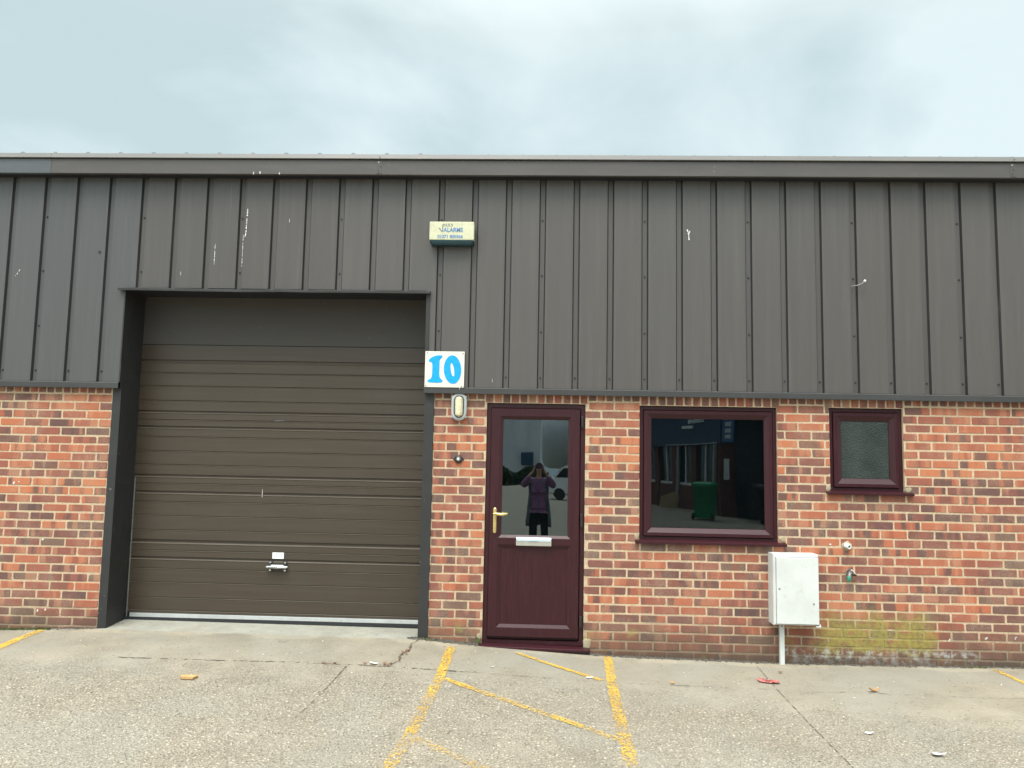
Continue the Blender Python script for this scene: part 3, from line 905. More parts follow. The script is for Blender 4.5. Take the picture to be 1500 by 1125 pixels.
# ------------------------------------------------------------------ paint splashes / bird lime on the cladding
def splat(name, pts, y, mat='dung', parent=clad, wmin=.002, wmax=.006, seed=0):
    """a dried run: chain of small irregular blobs"""
    R = random.Random(seed); mb = MB()
    for i in range(len(pts)-1):
        a, b = Vector((pts[i][0], 0, pts[i][1])), Vector((pts[i+1][0], 0, pts[i+1][1]))
        L = (b-a).length; m = max(1, int(L/.009))
        for j in range(m):
            if R.random() < .22: continue
            p = a.lerp(b, (j+R.random()*.6)/m); w = R.uniform(wmin, wmax); hh = R.uniform(.005, .011)
            n = 7; ring = [(p.x + w*math.cos(2*math.pi*k/n)*R.uniform(.7, 1.2), y, p.z + hh*math.sin(2*math.pi*k/n)*R.uniform(.7, 1.2)) for k in range(n)]
            ring2 = [(p.x+(q[0]-p.x)*.5, y-.0012, p.z+(q[2]-p.z)*.5) for q in ring]
            mb.sweep([ring, ring2], True, True)
    return mb.build(name, M[mat], parent)
YS = YP-.0022
splat('white_splash', [(-4.752, CAMZ+1.555), (-4.725, CAMZ+1.60), (-4.735, CAMZ+1.61)], YS, seed=1, wmin=.002, wmax=.004)
splat('white_splash', [(-4.765, CAMZ+1.545), (-4.742, CAMZ+1.57), (-4.722, CAMZ+1.615)], YS, seed=12, wmin=.0015, wmax=.003)
splat('white_splash', [(-2.945, CAMZ+1.86), (-2.945, CAMZ+1.66)], YS, seed=2, wmin=.001, wmax=.0035)
splat('white_splash', [(-2.665, CAMZ+2.18), (-2.672, CAMZ+1.95), (-2.68, CAMZ+1.92)], YS, seed=3, wmin=.002, wmax=.006)
splat('white_splash', [(-2.702, CAMZ+1.95), (-2.702, CAMZ+1.65)], YT-.0015, seed=4, wmin=.001, wmax=.004)
splat('white_splash', [(1.268, CAMZ+2.02), (1.28, CAMZ+1.985), (1.283, CAMZ+1.93)], YS, seed=5, wmin=.003, wmax=.007)
splat('white_splash', [(1.292, CAMZ+2.01), (1.28, CAMZ+1.985)], YS, seed=6, wmin=.003, wmax=.005)
splat('white_splash', [(-2.28, CAMZ+2.09), (-2.28, CAMZ+2.06)], YS, seed=7, wmin=.002, wmax=.003)
splat('white_splash', [(-3.245, CAMZ+1.60), (-3.245, CAMZ+1.56)], YS, seed=8, wmin=.002, wmax=.004)
splat('white_splash', [(-.425, CAMZ+.675), (-.421, CAMZ+.64)], YS, seed=9, wmin=.001, wmax=.003)
for x, z in ((-2.583, 2.528), (-2.525, 2.53), (-2.35, 2.528)):
    splat('white_splash', [(x, CAMZ+z*(1-.163/D)), (x, CAMZ+(z+.022)*(1-.163/D))], -.164, seed=int(z*1000-x*100), parent=unit, wmin=.003, wmax=.005)
mb = MB(); x, z = -4.002, CAMZ+1.774
mb.tube([(x, YP-.0015, z), (x, YP-.0042, z)], .0125, 12); mb.build('drilled_hole', M['rubber'], clad)
splat('scrape', [(-2.53, 2.6-1.34), (-2.53, 1.19)], YD-.0015, parent=rd, seed=3, wmin=.001, wmax=.003)
splat('scrape', [(-2.45, CAMZ+.29), (-2.36, CAMZ+.293)], YD-.0015, parent=rd, seed=13, wmin=.002, wmax=.004, mat='grpline')
for i, (x, z) in enumerate(((-4.66, -.31), (-4.62, -.305), (-4.60, -.79), (-4.36, -.80), (-4.36, -1.41), (-4.29, -1.40), (3.43, -1.45), (3.73, -1.43), (-.83, -1.33), (2.47, -.68), (3.97, -1.42))):
    splat('white_fleck', [(x, CAMZ+z-.008), (x+.012, CAMZ+z+.012)], -.003, parent=unit, seed=20+i, wmin=.004, wmax=.010)

# ------------------------------------------------------------------ number sign
sx0, sz0 = S(-1.024, .599, -.062); sx1, sz1 = S(-.676, .918, -.062)
sign = thing('number_sign', 'square white board with blue number 10 above the oval wall lamp', 'sign', (sx0, -.062, sz0))
mb = MB(); mb.box(sx0, sx1, -.062, -.056, sz0, sz1, .0015); attach(mb.build('board', M['white']), sign)
def s2w(u, v):      # digitised sign coordinates -> metres on the board
    return sx0 + (u-118)/(1052-118)*(sx1-sx0), sz1 - (v-150)/(1000-150)*(sz1-sz0)
def smooth_poly(pts, n=3):
    for _ in range(n):
        q = []
        for i in range(len(pts)):
            a, b = pts[i], pts[(i+1) % len(pts)]
            q += [(a[0]*.75+b[0]*.25, a[1]*.75+b[1]*.25), (a[0]*.25+b[0]*.75, a[1]*.25+b[1]*.75)]
        pts = q
    return pts
one = [(200,385),(218,335),(290,285),(370,252),(440,245),(500,240),(528,255),(522,290),(500,315),(464,350),(462,440),(462,560),(462,700),(474,770),(525,820),(550,850),(535,882),(450,892),(350,895),(240,886),(185,870),(180,842),(215,822),(255,805),(282,765),(292,690),(295,560),(292,450),(272,405),(225,405)]
import mathutils
def filled(name, loops, y0, y1, mat, parent):
    cu = bpy.data.curves.new(name, 'CURVE'); cu.dimensions = '2D'; cu.fill_mode = 'BOTH'
    for lp in loops:
        sp = cu.splines.new('POLY'); sp.points.add(len(lp)-1); sp.use_cyclic_u = True
        for p, (x, z) in zip(sp.points, lp): p.co = (x, z, 0, 1)
    cu.extrude = abs(y1-y0)/2
    tmp = bpy.data.objects.new('tmp', cu); COL.objects.link(tmp)
    me = bpy.data.meshes.new_from_object(tmp.evaluated_get(bpy.context.evaluated_depsgraph_get()))
    bpy.data.objects.remove(tmp)
    me.transform(Matrix(((1,0,0,0),(0,0,-1,(y0+y1)/2),(0,1,0,0),(0,0,0,1))))
    me.materials.clear(); me.materials.append(mat); me.name = name
    o = bpy.data.objects.new(name, me); link(o); return attach(o, parent)
filled('numeral', [[s2w(*p) for p in smooth_poly(one)]], -.0645, -.0620, M['blue'], sign)
outer = [s2w(775+207*math.cos(a)-14*math.sin(a), 577-336*math.sin(a)) for a in [2*math.pi*k/48 for k in range(48)]]
inner = [s2w(771+40*math.cos(a)-26*math.sin(a), 580-160*math.sin(a)) for a in [2*math.pi*k/32 for k in range(32)]]
filled('numeral', [outer, inner], -.0645, -.0620, M['blue'], sign)
for u, v in ((165,190),(1015,195),(150,965),(998,970)):
    x, z = s2w(u, v); mb = MB(); mb.tube([(x, -.0618, z), (x, -.066, z)], .0055, 10); attach(mb.build('screw', M['lead']), sign)

# ------------------------------------------------------------------ alarm box
yf = -.135
ax0, az0 = S(-1.020, 1.926, yf); ax1, az1 = S(-.620, 2.094, yf)
alarm = thing('alarm_box', 'weathered cream burglar alarm box with faded blue lettering on the cladding', 'alarm box', (ax0, -.045, az0-.04))
mb = MB(); mb.box(ax0, ax1, yf, -.045, az0, az1, .006); attach(mb.build('cover', M['cream']), alarm)
mb = MB(); L = []
for s, dz in ((1.0, -.0005), (.985, -.018), (.93, -.034), (.86, -.040)):
    xm = (ax0+ax1)/2; hw = (ax1-ax0)/2*s; r = .03; ring = []
    for cx, cy, a0 in ((xm+hw-r, yf+.004+r, -90), (xm+hw-r, -.045, 0), (xm-hw+r, -.045, 90), (xm-hw+r, yf+.004+r, 180)):
        for k in range(5):
            a = rad(a0+k*22.5)
            yy = cy + (r*math.sin(a) if cy < -.05 else 0)
            ring.append((cx+r*math.cos(a), yy + (1-s)*.1*(1 if cy < -.05 else 0), az0+dz))
    L.append(ring)
mb.sweep(L, True, True); attach(mb.build('sounder_base', M['teal']), alarm)
def text(s, size, x, z, y, mat, parent, name='lettering', sx=1.0, bold=0.0, align='LEFT', width=None):
    cu = bpy.data.curves.new(name, 'FONT'); cu.body = s; cu.size = size; cu.extrude = .0006; cu.offset = bold; cu.align_x = align
    tmp = bpy.data.objects.new('tmp', cu); COL.objects.link(tmp)
    me = bpy.data.meshes.new_from_object(tmp.evaluated_get(bpy.context.evaluated_depsgraph_get()))
    bpy.data.objects.remove(tmp)
    if width:
        w0 = [v.co.x for v in me.vertices]; sx = width/(max(w0)-min(w0))
    me.transform(Matrix(((sx,0,0,x),(0,0,-1,y),(0,1,0,z),(0,0,0,1))))
    me.materials.clear(); me.materials.append(mat)
    o = bpy.data.objects.new(name, me); link(o); return attach(o, parent)
W = ax1-ax0; H = az1-az0
def au(u, v): return ax0 + W*(u-150)/(1320-150), az1 - H*(v-160)/(640-160)
x, z = au(515, 285); text('N.S.S', .034, x, z, yf-.0008, M['greytxt'], alarm, width=W*.21, bold=.0008)
x, z = au(520, 430); text('ALARMS', .054, x, z, yf-.0008, M['bluetxt'], alarm, width=W*.44, bold=.0014)
x, z = au(365, 592); text('01371 850366', .040, x, z, yf-.0008, M['bluetxt'], alarm, width=W*.57, bold=.0012)
mb = MB()
tri = [au(375, 330), au(420, 330), au(478, 400), au(486, 235), au(515, 235), au(505, 440), au(475, 440)]
filled('logo_mark', [tri], yf-.0008, yf-.0002, M['greytxt'], alarm)

# ------------------------------------------------------------------ oval bulkhead lamp
lcx, lcz = S(-.713, .430, -.03); lw, lh = .062, .116
lamp = thing('bulkhead_lamp', 'grey oval bulkhead lamp with ribbed cream lens on the brick pier', 'wall lamp', (lcx, 0, lcz))
def stad(w, hgt, y, n=12, cx=lcx, cz=lcz):
    r = w; st = hgt - w; out = []
    for k in range(n+1): a = math.pi*k/n; out.append((cx+r*math.cos(a), y, cz+st+r*math.sin(a)))
    for k in range(n+1): a = math.pi+math.pi*k/n; out.append((cx+r*math.cos(a), y, cz-st+r*math.sin(a)))
    return out
mb = MB(); mb.sweep([stad(lw, lh, .002), stad(lw, lh, -.022), stad(lw+.006, lh+.006, -.026), stad(lw+.006, lh+.006, -.040), stad(lw, lh, -.046), stad(lw-.013, lh-.013, -.050), stad(lw-.019, lh-.019, -.044), stad(lw-.019, lh-.019, -.03)], True, True)
for sx in (-1, 1):
    for sz in (-1, 1):
        mb.box(lcx+sx*(lw-.004)-.009, lcx+sx*(lw-.004)+.009, -.042, -.028, lcz+sz*(lh-.028)-.008, lcz+sz*(lh-.028)+.008, .003)
attach(mb.build('lamp_body', M['castgrey']), lamp)
mb = MB(); Lp = []
for i in range(10):
    t = i/9; s = math.cos(t*math.pi/2*.93); Lp.append(stad((lw-.027)*max(s,.12), (lh-.027) - (lw-.027)*(1-max(s,.12)), -.040-.040*math.sin(t*math.pi/2)))
mb.sweep(Lp, True, True)
for k in range(-3, 4):      # moulded ribs
    z = lcz + k*.023
    arc = [(lcx+(lw-.0275)*math.sin(a), -.040-.0405*math.cos(a), z) for a in [rad(-75+15*j) for j in range(11)]]
    mb.tube(arc, .0022, 6)
attach(mb.build('lens', M['diffuser']), lamp)
mb = MB(); mb.sweep([stad(lw-.0188, lh-.0188, -.0405), stad(lw-.0275, lh-.0275, -.0405)], True, False); attach(mb.build('gasket', M['dkmetal']), lamp)
mb = MB(); mb.tube([(lcx+.0, -.02, lcz+lh), (lcx-.004, -.028, lcz+lh+.02), (lcx+.002, -.060, lcz+lh+.035), (lcx+.004, -.061, lcz+lh+.06)], .0028, 6); attach(mb.build('supply_cable', M['shell']), lamp)

# bell push
bx, bz = S(-.708, -.027, -.02)
bell = thing('bell_push', 'small round dark bell push below the oval lamp', 'doorbell', (bx, 0, bz))
mb = MB()
def disc(r, y, x=bx, z=bz, n=24): return [(x+r*math.cos(2*math.pi*k/n), y, z+r*math.sin(2*math.pi*k/n)) for k in range(n)]
mb.sweep([disc(.036, .003), disc(.037, -.010), disc(.033, -.020), disc(.026, -.024)], True, True)
for sx in (-1, 1): mb.box(bx+sx*.037-.010, bx+sx*.037+.010, -.006, .002, bz-.007, bz+.007, .002)
attach(mb.build('housing', M['hinge']), bell)
mb = MB(); mb.sweep([disc(.020, -.023), disc(.019, -.029), disc(.012, -.032)], True, True); attach(mb.build('bezel', M['lead']), bell)
mb = MB(); mb.sweep([disc(.009, -.031), disc(.008, -.036)], True, True); attach(mb.build('button', M['shell']), bell)

# ------------------------------------------------------------------ meter cabinet on one leg
yc = -.150
mx0 = 1.946; mx1 = 2.368; 
cab = thing('meter_cabinet', 'white plastic meter cabinet on one narrow leg beside the large window', 'meter box', (2.05, -.05, -.07))
cx0, cz0 = S(1.990, -1.345, yc); cx1, cz1 = S(2.373, -.778, yc)
cx0 = mx0 + .002; czt = CAMZ-.772; 
bz0, bz1 = CAMZ-1.352*(1-.07/D), CAMZ-.768*(1-.07/D)
mb = MB()
# carcass with chamfered front edge
ring = lambda e, y: [(cx0+e, y, bz0+e), (cx1-e, y, bz0+e), (cx1-e, y, bz1-e), (cx0+e, y, bz1-e)]
mb.sweep([ring(0, -.0005), ring(0, yc+.018), ring(.004, yc+.010), ring(.016, yc)], True, True, smooth=False)
attach(mb.build('carcass', M['grp']), cab)
ring2 = lambda e, y: [(cx0+.022+e, y, bz0+.014+e), (cx1-.006-e, y, bz0+.014+e), (cx1-.006-e, y, bz1-.026-e), (cx0+.022+e, y, bz1-.026-e)]
mb = MB(); mb.sweep([ring2(-.003, yc-.0004), ring2(-.003, yc-.0022)], True, True, smooth=False); attach(mb.build('door_gap', M['grpline']), cab)
mb = MB(); mb.sweep([ring2(.0, yc-.0023), ring2(.0, yc-.008), ring2(.003, yc-.011)], True, True, smooth=False); dr_ = attach(mb.build('cabinet_door', M['grp']), cab)
for (x, z) in ((cx0+.045, bz0+.295), (cx1-.050, bz0+.18)):
    mb = MB(); mb.tube([(x, yc-.0105, z), (x, yc-.0125, z)], .008, 12); attach(mb.build('cam_lock', M['lead']), cab)
mb = MB(); mb.box(cx1-.004, cx1+.012, yc+.006, yc+.05, bz0-.004, bz0+.012, .002); mb.box(cx1-.03, cx1+.010, yc-.006, yc+.010, bz0-.008, bz0+.002, .002); attach(mb.build('corner_clip', M['grp']), cab)
mb = MB(); mb.box(2.022, 2.060, -.062, -.024, G(2.04, -.04)-.02, bz0+.001, .004); attach(mb.build('leg', M['grp']), cab)
mb = MB(); mb.tube([(2.038, -.063, bz0-.022), (2.038, -.068, bz0-.022)], .007, 10); attach(mb.build('screw', M['lead']), cab)

# ------------------------------------------------------------------ pipe stub and tap
px, pz = S(2.617, -.700, -.015)
pipe = thing('pipe_stub', 'cut white plastic pipe stub set in pale mortar on the brick', 'pipe', (px, 0, pz))
o = lump(px, pz, .043, .043, None, 'mortarlump', -.010, 'mortar_collar'); attach(o, pipe)
mb = MB(); n = 16
def ringp(r, c, ax): 
    q = ax.to_track_quat('Z', 'Y'); return [tuple(Vector(c) + q @ Vector((r*math.cos(2*math.pi*k/n), r*math.sin(2*math.pi*k/n), 0))) for k in range(n)]
axd = Vector((.35, -1, -.25)).normalized()
c0 = Vector((px-.008, .0, pz+.008)); c1 = c0 + axd*.045
mb.sweep([ringp(.021, c0, axd), ringp(.021, c1, axd), ringp(.013, c1, axd), ringp(.013, c1-axd*.02, axd)], True, False)
attach(mb.build('pipe_wall', M['shell']), pipe)
mb = MB(); mb.face(ringp(.0132, c1-axd*.012, axd)); attach(mb.build('pipe_bore', M['rubber']), pipe)
tx, tz = S(2.628, -.925, -.03)
tap = thing('garden_tap', 'old outside tap with green hose fitting low on the brick wall', 'tap', (tx, 0, tz))
mb = MB()
mb.tube([(tx+.005, .004, tz+.005), (tx+.003, -.018, tz+.003)], .026, 14)
mb.tube([(tx, -.012, tz+.006), (tx-.004, -.045, tz+.004), (tx-.012, -.062, tz-.004), (tx-.018, -.066, tz-.022)], [.014, .015, .014, .012], 12)
mb.tube([(tx-.004, -.045, tz+.008), (tx-.006, -.047, tz+.034)], [.011, .007], 10)
attach(mb.build('tap_body', M['lead']), tap)
mb = MB(); mb.tube([(tx-.030, -.049, tz+.018), (tx-.006, -.047, tz+.036), (tx+.018, -.045, tz+.050)], [.005, .007, .004], 8)
mb.tube([(tx+.012, -.03, tz-.004), (tx+.038, -.036, tz-.010), (tx+.055, -.03, tz-.014)], [.012, .010, .006], 8)
attach(mb.build('tap_lever', M['hinge']), tap)
mb = MB(); mb.tube([(tx-.018, -.066, tz-.018), (tx-.020, -.067, tz-.046), (tx-.018, -.066, tz-.050), (tx-.012, -.064, tz-.066)], [.017, .018, .012, .009], 12)
attach(mb.build('hose_fitting', M['green']), tap)
mb = MB(); mb.tube([(tx+.022, -.004, tz+.028), (tx+.040, -.012, tz+.018), (tx+.058, -.006, tz-.006)], .0035, 6); attach(mb.build('wire', M['shell']), tap)

# ------------------------------------------------------------------ cable stub on the cladding
hx, hz = S(2.786, 1.562, -.05)
cb = thing('cable_stub', 'short curled white cable stub poking out of the cladding', 'cable', (hx-.04, YP, hz))
mb = MB(); mb.tube([(hx-.105, YT, hz-.018), (hx-.07, YP-.012, hz-.020), (hx-.04, YP-.03, hz-.018), (hx-.01, YP-.045, hz-.006), (hx+.012, YP-.050, hz+.018)], [.004,.004,.005,.006,.006], 8)
attach(mb.build('sheath', M['lead']), cb)
mb = MB(); mb.tube([(hx+.006, YP-.050, hz+.010), (hx+.016, YP-.050, hz+.024)], [.010, .010], 10)
attach(mb.build('cable_end', M['dung']), cb)

# ------------------------------------------------------------------ ground
def ground():
    xs = sorted(set([-400, -120, -60, -30, -20, -14] + [-10+.25*i for i in range(81)] + [14, 20, 30, 60, 120, 400] + [-3.81, -3.7, -1.0, -.56]))
    ys = sorted(set([-500, -200, -100, -60, -40, -30, -20, -14, -10, -8, -6, -5, -4, -3.5] + [-3+.15*i for i in range(20)] + [0, .05, .2, .33, 1, 5, 30, 120, 400]))
    v = []; f = []
    for y in ys:
        for x in xs: v.append((x, y, G(x, y)))
    n = len(xs)
    for j in range(len(ys)-1):
        for i in range(n-1): f.append((j*n+i, j*n+i+1, (j+1)*n+i+1, (j+1)*n+i))
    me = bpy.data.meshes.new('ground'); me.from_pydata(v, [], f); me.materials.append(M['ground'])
    for p in me.polygons: p.use_smooth = True
    o = bpy.data.objects.new('ground', me); link(o); o['kind'] = 'structure'; return o
ground()
def ribbon(name, pts, w0, w1, mat, dz=.004, kind='structure', jit=0.0, seed=0, step=.05):
    R = random.Random(seed); P = [Vector((x, y, 0)) for x, y in pts]
    S_ = []
    for i in range(len(P)-1):
        m = max(1, int((P[i+1]-P[i]).length/step))
        for j in range(m): S_.append(P[i].lerp(P[i+1], j/m))
    S_.append(P[-1]); L = []
    for i, p in enumerate(S_):
        d = (S_[min(i+1, len(S_)-1)] - S_[max(i-1, 0)]).normalized(); q = Vector((-d.y, d.x, 0))
        w = (w0 + (w1-w0)*i/len(S_))/2
        a = p - q*(w+R.uniform(-jit, jit)); b = p + q*(w+R.uniform(-jit, jit))
        L.append([(a.x, a.y, G(a.x, a.y)+dz), (b.x, b.y, G(b.x, b.y)+dz)])
    mb = MB(); mb.sweep(L, False, False, 0)
    o = mb.build(name, mat); 
    if kind: o['kind'] = kind
    return o
yl = M['yellow']
ribbon('yellow_line', [(-.706, -.175), (-.703, -.921), (-.733, -1.6), (-.750, -2.05), (-.79, -2.47), (-.83, -3.1)], .072, .080, yl, jit=.004, seed=1)
ribbon('yellow_line', [(.597, -.045), (.557, -.872), (.536, -1.768), (.534, -2.35)], .070, .085, yl, jit=.005, seed=2)
ribbon('yellow_line', [(-.165, -.184), (.182, -.498), (.492, -.766)], .045, .050, yl, jit=.003, seed=3, dz=.0055)
ribbon('yellow_line', [(-.66, -.980), (-.114, -1.404), (.319, -1.76), (.50, -1.935)], .058, .062, yl, jit=.004, seed=4, dz=.0055)
ribbon('yellow_line', [(-.715, -2.035), (-.475, -2.235), (-.25, -2.44), (.3, -2.95)], .062, .07, yl, jit=.005, seed=5, dz=.0055)
ribbon('yellow_line', [(-4.262, -.07), (-4.249, -.599), (-4.24, -3)], .085, .09, yl, jit=.004, seed=6)
ribbon('yellow_line', [(3.746, -.078), (3.754, -.458), (3.76, -1.2)], .05, .05, yl, jit=.008, seed=7)
jn = M['joint']
ribbon('concrete_joint', [(1.809, -.059), (1.774, -.818), (1.755, -1.583), (1.752, -2.232), (1.75, -6)], .007, .009, jn, .003, jit=.003, seed=8, step=.02)
ribbon('concrete_joint', [(-3.2, -.80), (-2.357, -.795), (-1.916, -.783), (-1.407, -.795), (-.948, -.818), (-.55, -.79)], .014, .012, jn, .0035, jit=.006, seed=9, step=.02)
ribbon('concrete_joint', [(-1.42, -.827), (-1.454, -1.387), (-1.50, -1.80)], .012, .002, jn, .003, jit=.004, seed=10, step=.02)
ribbon('ground_crack', [(-1.005, -.02), (-1.012, -.12), (-1.04, -.22), (-1.02, -.376), (-1.07, -.50), (-1.06, -.664), (-1.10, -.78)], .012, .022, jn, .0045, jit=.007, seed=11, step=.015)
ribbon('ground_crack', [(1.81, -.85), (2.3, -.80), (3.2, -.86), (4.6, -.83)], .004, .004, jn, .0045, jit=.003, seed=12, step=.03)
ribbon('ground_crack', [(-.55, -.79), (.2, -.80), (1.0, -.79), (1.77, -.80)], .004, .005, jn, .0045, jit=.003, seed=14, step=.03)

# litter along the wall foot: one mass of grit nobody could count
def grit(name, spans, mat, n, hmax, spread, seed, label=None):
    R = random.Random(seed); mb = MB()
    for _ in range(n):
        a, b, yb = R.choice(spans); x = R.uniform(a, b); y = yb - abs(R.gauss(0, spread))
        r = R.uniform(.3, 1)**2*hmax; z = G(x, y)
        m = 5; ring = [(x+r*math.cos(2*math.pi*k/m+R.random())*R.uniform(.6, 1.3), y+r*math.sin(2*math.pi*k/m)*R.uniform(.6, 1.2), z) for k in range(m)]
        top = (x+R.uniform(-.3,.3)*r, y, z+r*R.uniform(.4, .9))
        mb.faces(ring+[top], [(k, (k+1) % m, m) for k in range(m)])
    o = mb.build(name, mat); o['kind'] = 'stuff'
    if label: o['label'] = label; o['category'] = 'litter'
    return o
grit('grit', [(-9, -3.82, -.002), (-.93, -.5, -.002), (.43, 2.0, -.002), (2.1, 9, -.002), (-1.1, -.6, -.002)], M['grit'], 3800, .021, .020, 1, 'dark grit and dirt along the foot of the wall')
grit('loose_stones', [(-4, 4.5, -.1), (-2.5, -.9, -.74)], M['grit'], 900, .006, .9, 2, 'tiny dark crumbs scattered over the concrete')
grit('pale_stones', [(-5, 5, -.1)], M['shell'], 260, .0055, 1.2, 3, 'tiny pale chips scattered over the concrete')

# tufts of moss and weed
def tuft(x0, x1, y, n, hgt, seed, label, nm='moss_tuft', cat='moss'):
    R = random.Random(seed); xm = (x0+x1)/2
    mb = MB()
    for _ in range(n):
        x = R.uniform(x0, x1)-xm; yy = -abs(R.gauss(0, .02)); b = G(x+xm, y+yy)-G(xm, y); hh = hgt*R.uniform(.3, 1)
        w = hh*R.uniform(.12, .3); a = R.uniform(0, 6.28); lx, ly = R.uniform(-.6, .6)*hh, R.uniform(-.6, .4)*hh
        dx, dy = w*math.cos(a), w*math.sin(a)
        mb.face([(x-dx, yy-dy, b), (x+dx, yy+dy, b), (x+dx*.8+lx*.6, yy+dy*.8+ly*.6, b+hh*.6), (x+lx, yy+ly, b+hh), (x-dx*.8+lx*.6, yy-dy*.8+ly*.6, b+hh*.6)])
    o = mb.build(nm, M['moss'], recalc=False); o.location = (xm, y, G(xm, y)); return tag(o, label, cat)
tuft(-4.72, -4.20, -.03, 420, .022, 1, 'strip of green moss at the wall foot beside the left yellow line')
tuft(-1.0, -.84, -.015, 140, .022, 2, 'small dark green weed tuft at the right jamb of the roller door', 'weed_tuft', 'weed')
tuft(3.5, 3.72, -.02, 160, .014, 3, 'thin green moss at the wall foot far right')

# leaves and rubbish
def curl_leaf(name, x, y, L, W_, rot, mat, label, cat='leaf', group=None, lift=.25, seed=0, dz=.0065):
    R = random.Random(seed); mb = MB(); n = 6; rows = []
    for i in range(n+1):
        t = i/n; w = W_*math.sin(math.pi*min(.97, max(.06, t**.8)))*(1+R.uniform(-.12, .12))
        c = (t-.5)*L; z = L*lift*(2*t-1)**2 + .001
        rows.append([(c, -w, z+W_*.5*R.uniform(.4, 1)), (c, -w*.4, z+.001), (c, 0, z), (c, w*.4, z+.001), (c, w, z+W_*.4*R.uniform(.4, 1))])
    mb.sweep(rows, False, False, 0)
    o = mb.build(name, mat, recalc=False); o.location = (x, y, G(x, y)+dz); o.rotation_euler = (R.uniform(-.1,.1), R.uniform(-.1,.1), rot)
    so = o.modifiers.new('thick', 'SOLIDIFY'); so.thickness = .0006
    return tag(o, label, cat, group)
R = random.Random(77)
base_leaf = None
spots = [(-1.16+R.gauss(0, .07), -.765+R.gauss(0, .012)) for _ in range(9)] + [(-1.05+R.gauss(0, .015), -.50+R.gauss(0, .09)) for _ in range(14)] + [(-1.9+R.random()*.8, -.79+R.gauss(0, .006)) for _ in range(12)]
for i, (x, y) in enumerate(spots):
    lab = 'small dry brown leaf lying in the cracks before the roller door'
    if base_leaf is None:
        base_leaf = curl_leaf('dry_leaf', x, y, .032, .009, R.random()*6, M['leaf'], lab, group='dry leaves in the crack', seed=4); o = base_leaf
    else:
        o = base_leaf.copy(); COL.objects.link(o); o.location = (x, y, G(x, y)+.0065); o.rotation_euler = (R.uniform(-.3,.3), R.uniform(-.3,.3), R.random()*6.28)
        s = R.uniform(.4, 1.0); o.scale = (s, s, s)
curl_leaf('orange_leaf', 2.482, -.774, .085, .022, .2, M['leaf2'], 'curled rust orange leaf on the concrete below the tap', seed=5)
curl_leaf('brown_leaf', 1.94, -.33, .045, .012, .4, M['leaf'], 'small brown leaf by the leg of the meter cabinet', seed=6, lift=.1)
curl_leaf('brown_leaf', 1.015, -.75, .042, .014, 2.2, M['leaf2'], 'small tan leaf on the concrete below the large window', seed=7, lift=.1)
curl_leaf('white_flake', 2.322, -2.016, .085, .022, -.25, M['shell'], 'white flake lying nearest the bottom right of the yard', 'litter', seed=8, lift=.12)
curl_leaf('white_flake', 2.066, -1.685, .055, .012, .05, M['shell'], 'small white flake ringed by a stain on the yard', 'litter', seed=9, lift=.08)
curl_leaf('white_flake', .40, -.735, .060, .012, .1, M['shell'], 'white flake at the end of the short yellow line', 'litter', seed=10, lift=.08)
curl_leaf('white_flake', -.335, -.636, .032, .006, .5, M['shell'], 'thin white flake left of the short yellow line', 'litter', seed=11, lift=.08)
curl_leaf('white_flake', -1.225, -.772, .07, .016, -.1, M['shell'], 'pale chip among dry leaves in the joint', 'litter', seed=12, lift=.1)
curl_leaf('twig', -2.085, -.28, .085, .003, .1, M['leaf'], 'thin curved dark twig before the roller door', 'twig', seed=13, lift=.15)
# pine offcut
mb = MB(); L = []
for z, s in ((0, .92), (.016, 1.0)):
    L.append([(-.048*s, -.028, z), (.046*s, -.030, z), (.060*s, .022, z), (.045*s, .027, z), (-.050*s, .025, z), (-.058*s, .016, z)])
mb.sweep(L, True, True, smooth=False); o = mb.build('wood_offcut', M['wood']); o.location = (-2.461, -1.182, G(-2.461, -1.182)+.004); tag(o, 'flat yellow pine offcut lying on the yard before the roller door', 'offcut')
# crumpled red wrapper
mb = MB(); n = 9; m = 5; rows = []; R = random.Random(5)
for i in range(n+1):
    t = i/n-.5
    rows.append([(t*.15+R.uniform(-.006,.006), (j/m-.5)*.085*(1-.7*abs(t))+t*-.03+R.uniform(-.004,.004), abs(R.gauss(.004, .005))) for j in range(m+1)])
mb.sweep(rows, False, False, smooth=False); o = mb.build('wrapper', M['redpack'], recalc=False); o.location = (1.765, -.612, G(1.765, -.612)+.007); o.modifiers.new('t', 'SOLIDIFY').thickness = .0006
tag(o, 'crumpled red wrapper lying on the joint in the concrete', 'wrapper')
mb = MB(); rows = []
for i in range(6):
    rows.append([((i/5-.5)*.05, (j/2-.5)*.02, .014+abs(R.gauss(0, .006))) for j in range(3)])
mb.sweep(rows, False, False, smooth=False); oo = mb.build('foil_lining', M['chrome'], o, recalc=False); 

# ------------------------------------------------------------------ the yard behind the camera (seen in the panes)
def rot2(x, y, a): return (x*math.cos(a)-y*math.sin(a), x*math.sin(a)+y*math.cos(a))
M['bluesteel'] = mat_flash('blue_profiled_steel', (.015, .055, .105), .5)
M['brickfar'] = simple('far_red_brick', (.12, .045, .034), .9, 0, .3, 12)
M['whitesteel'] = simple('pale_warehouse_steel', (.62, .66, .68), .6, 0, .06, .5)
M['tank'] = simple('pale_grey_tank_paint', (.40, .44, .45), .45, 0, .08, 1)
M['vanwhite'] = simple('white_van_paint', (.78, .80, .80), .3, 0, .04, 2)
M['tyre'] = simple('black_tyre', (.025, .025, .027), .8)
M['binGreen'] = simple('green_bin_plastic', (.008, .26, .10), .45, 0, .1, 5)
M['binBlack'] = simple('black_bin_plastic', (.03, .032, .034), .5, 0, .1, 5)
M['darkglass'] = simple('dark_reflective_pane_and_shade', (.02, .03, .035), .08)
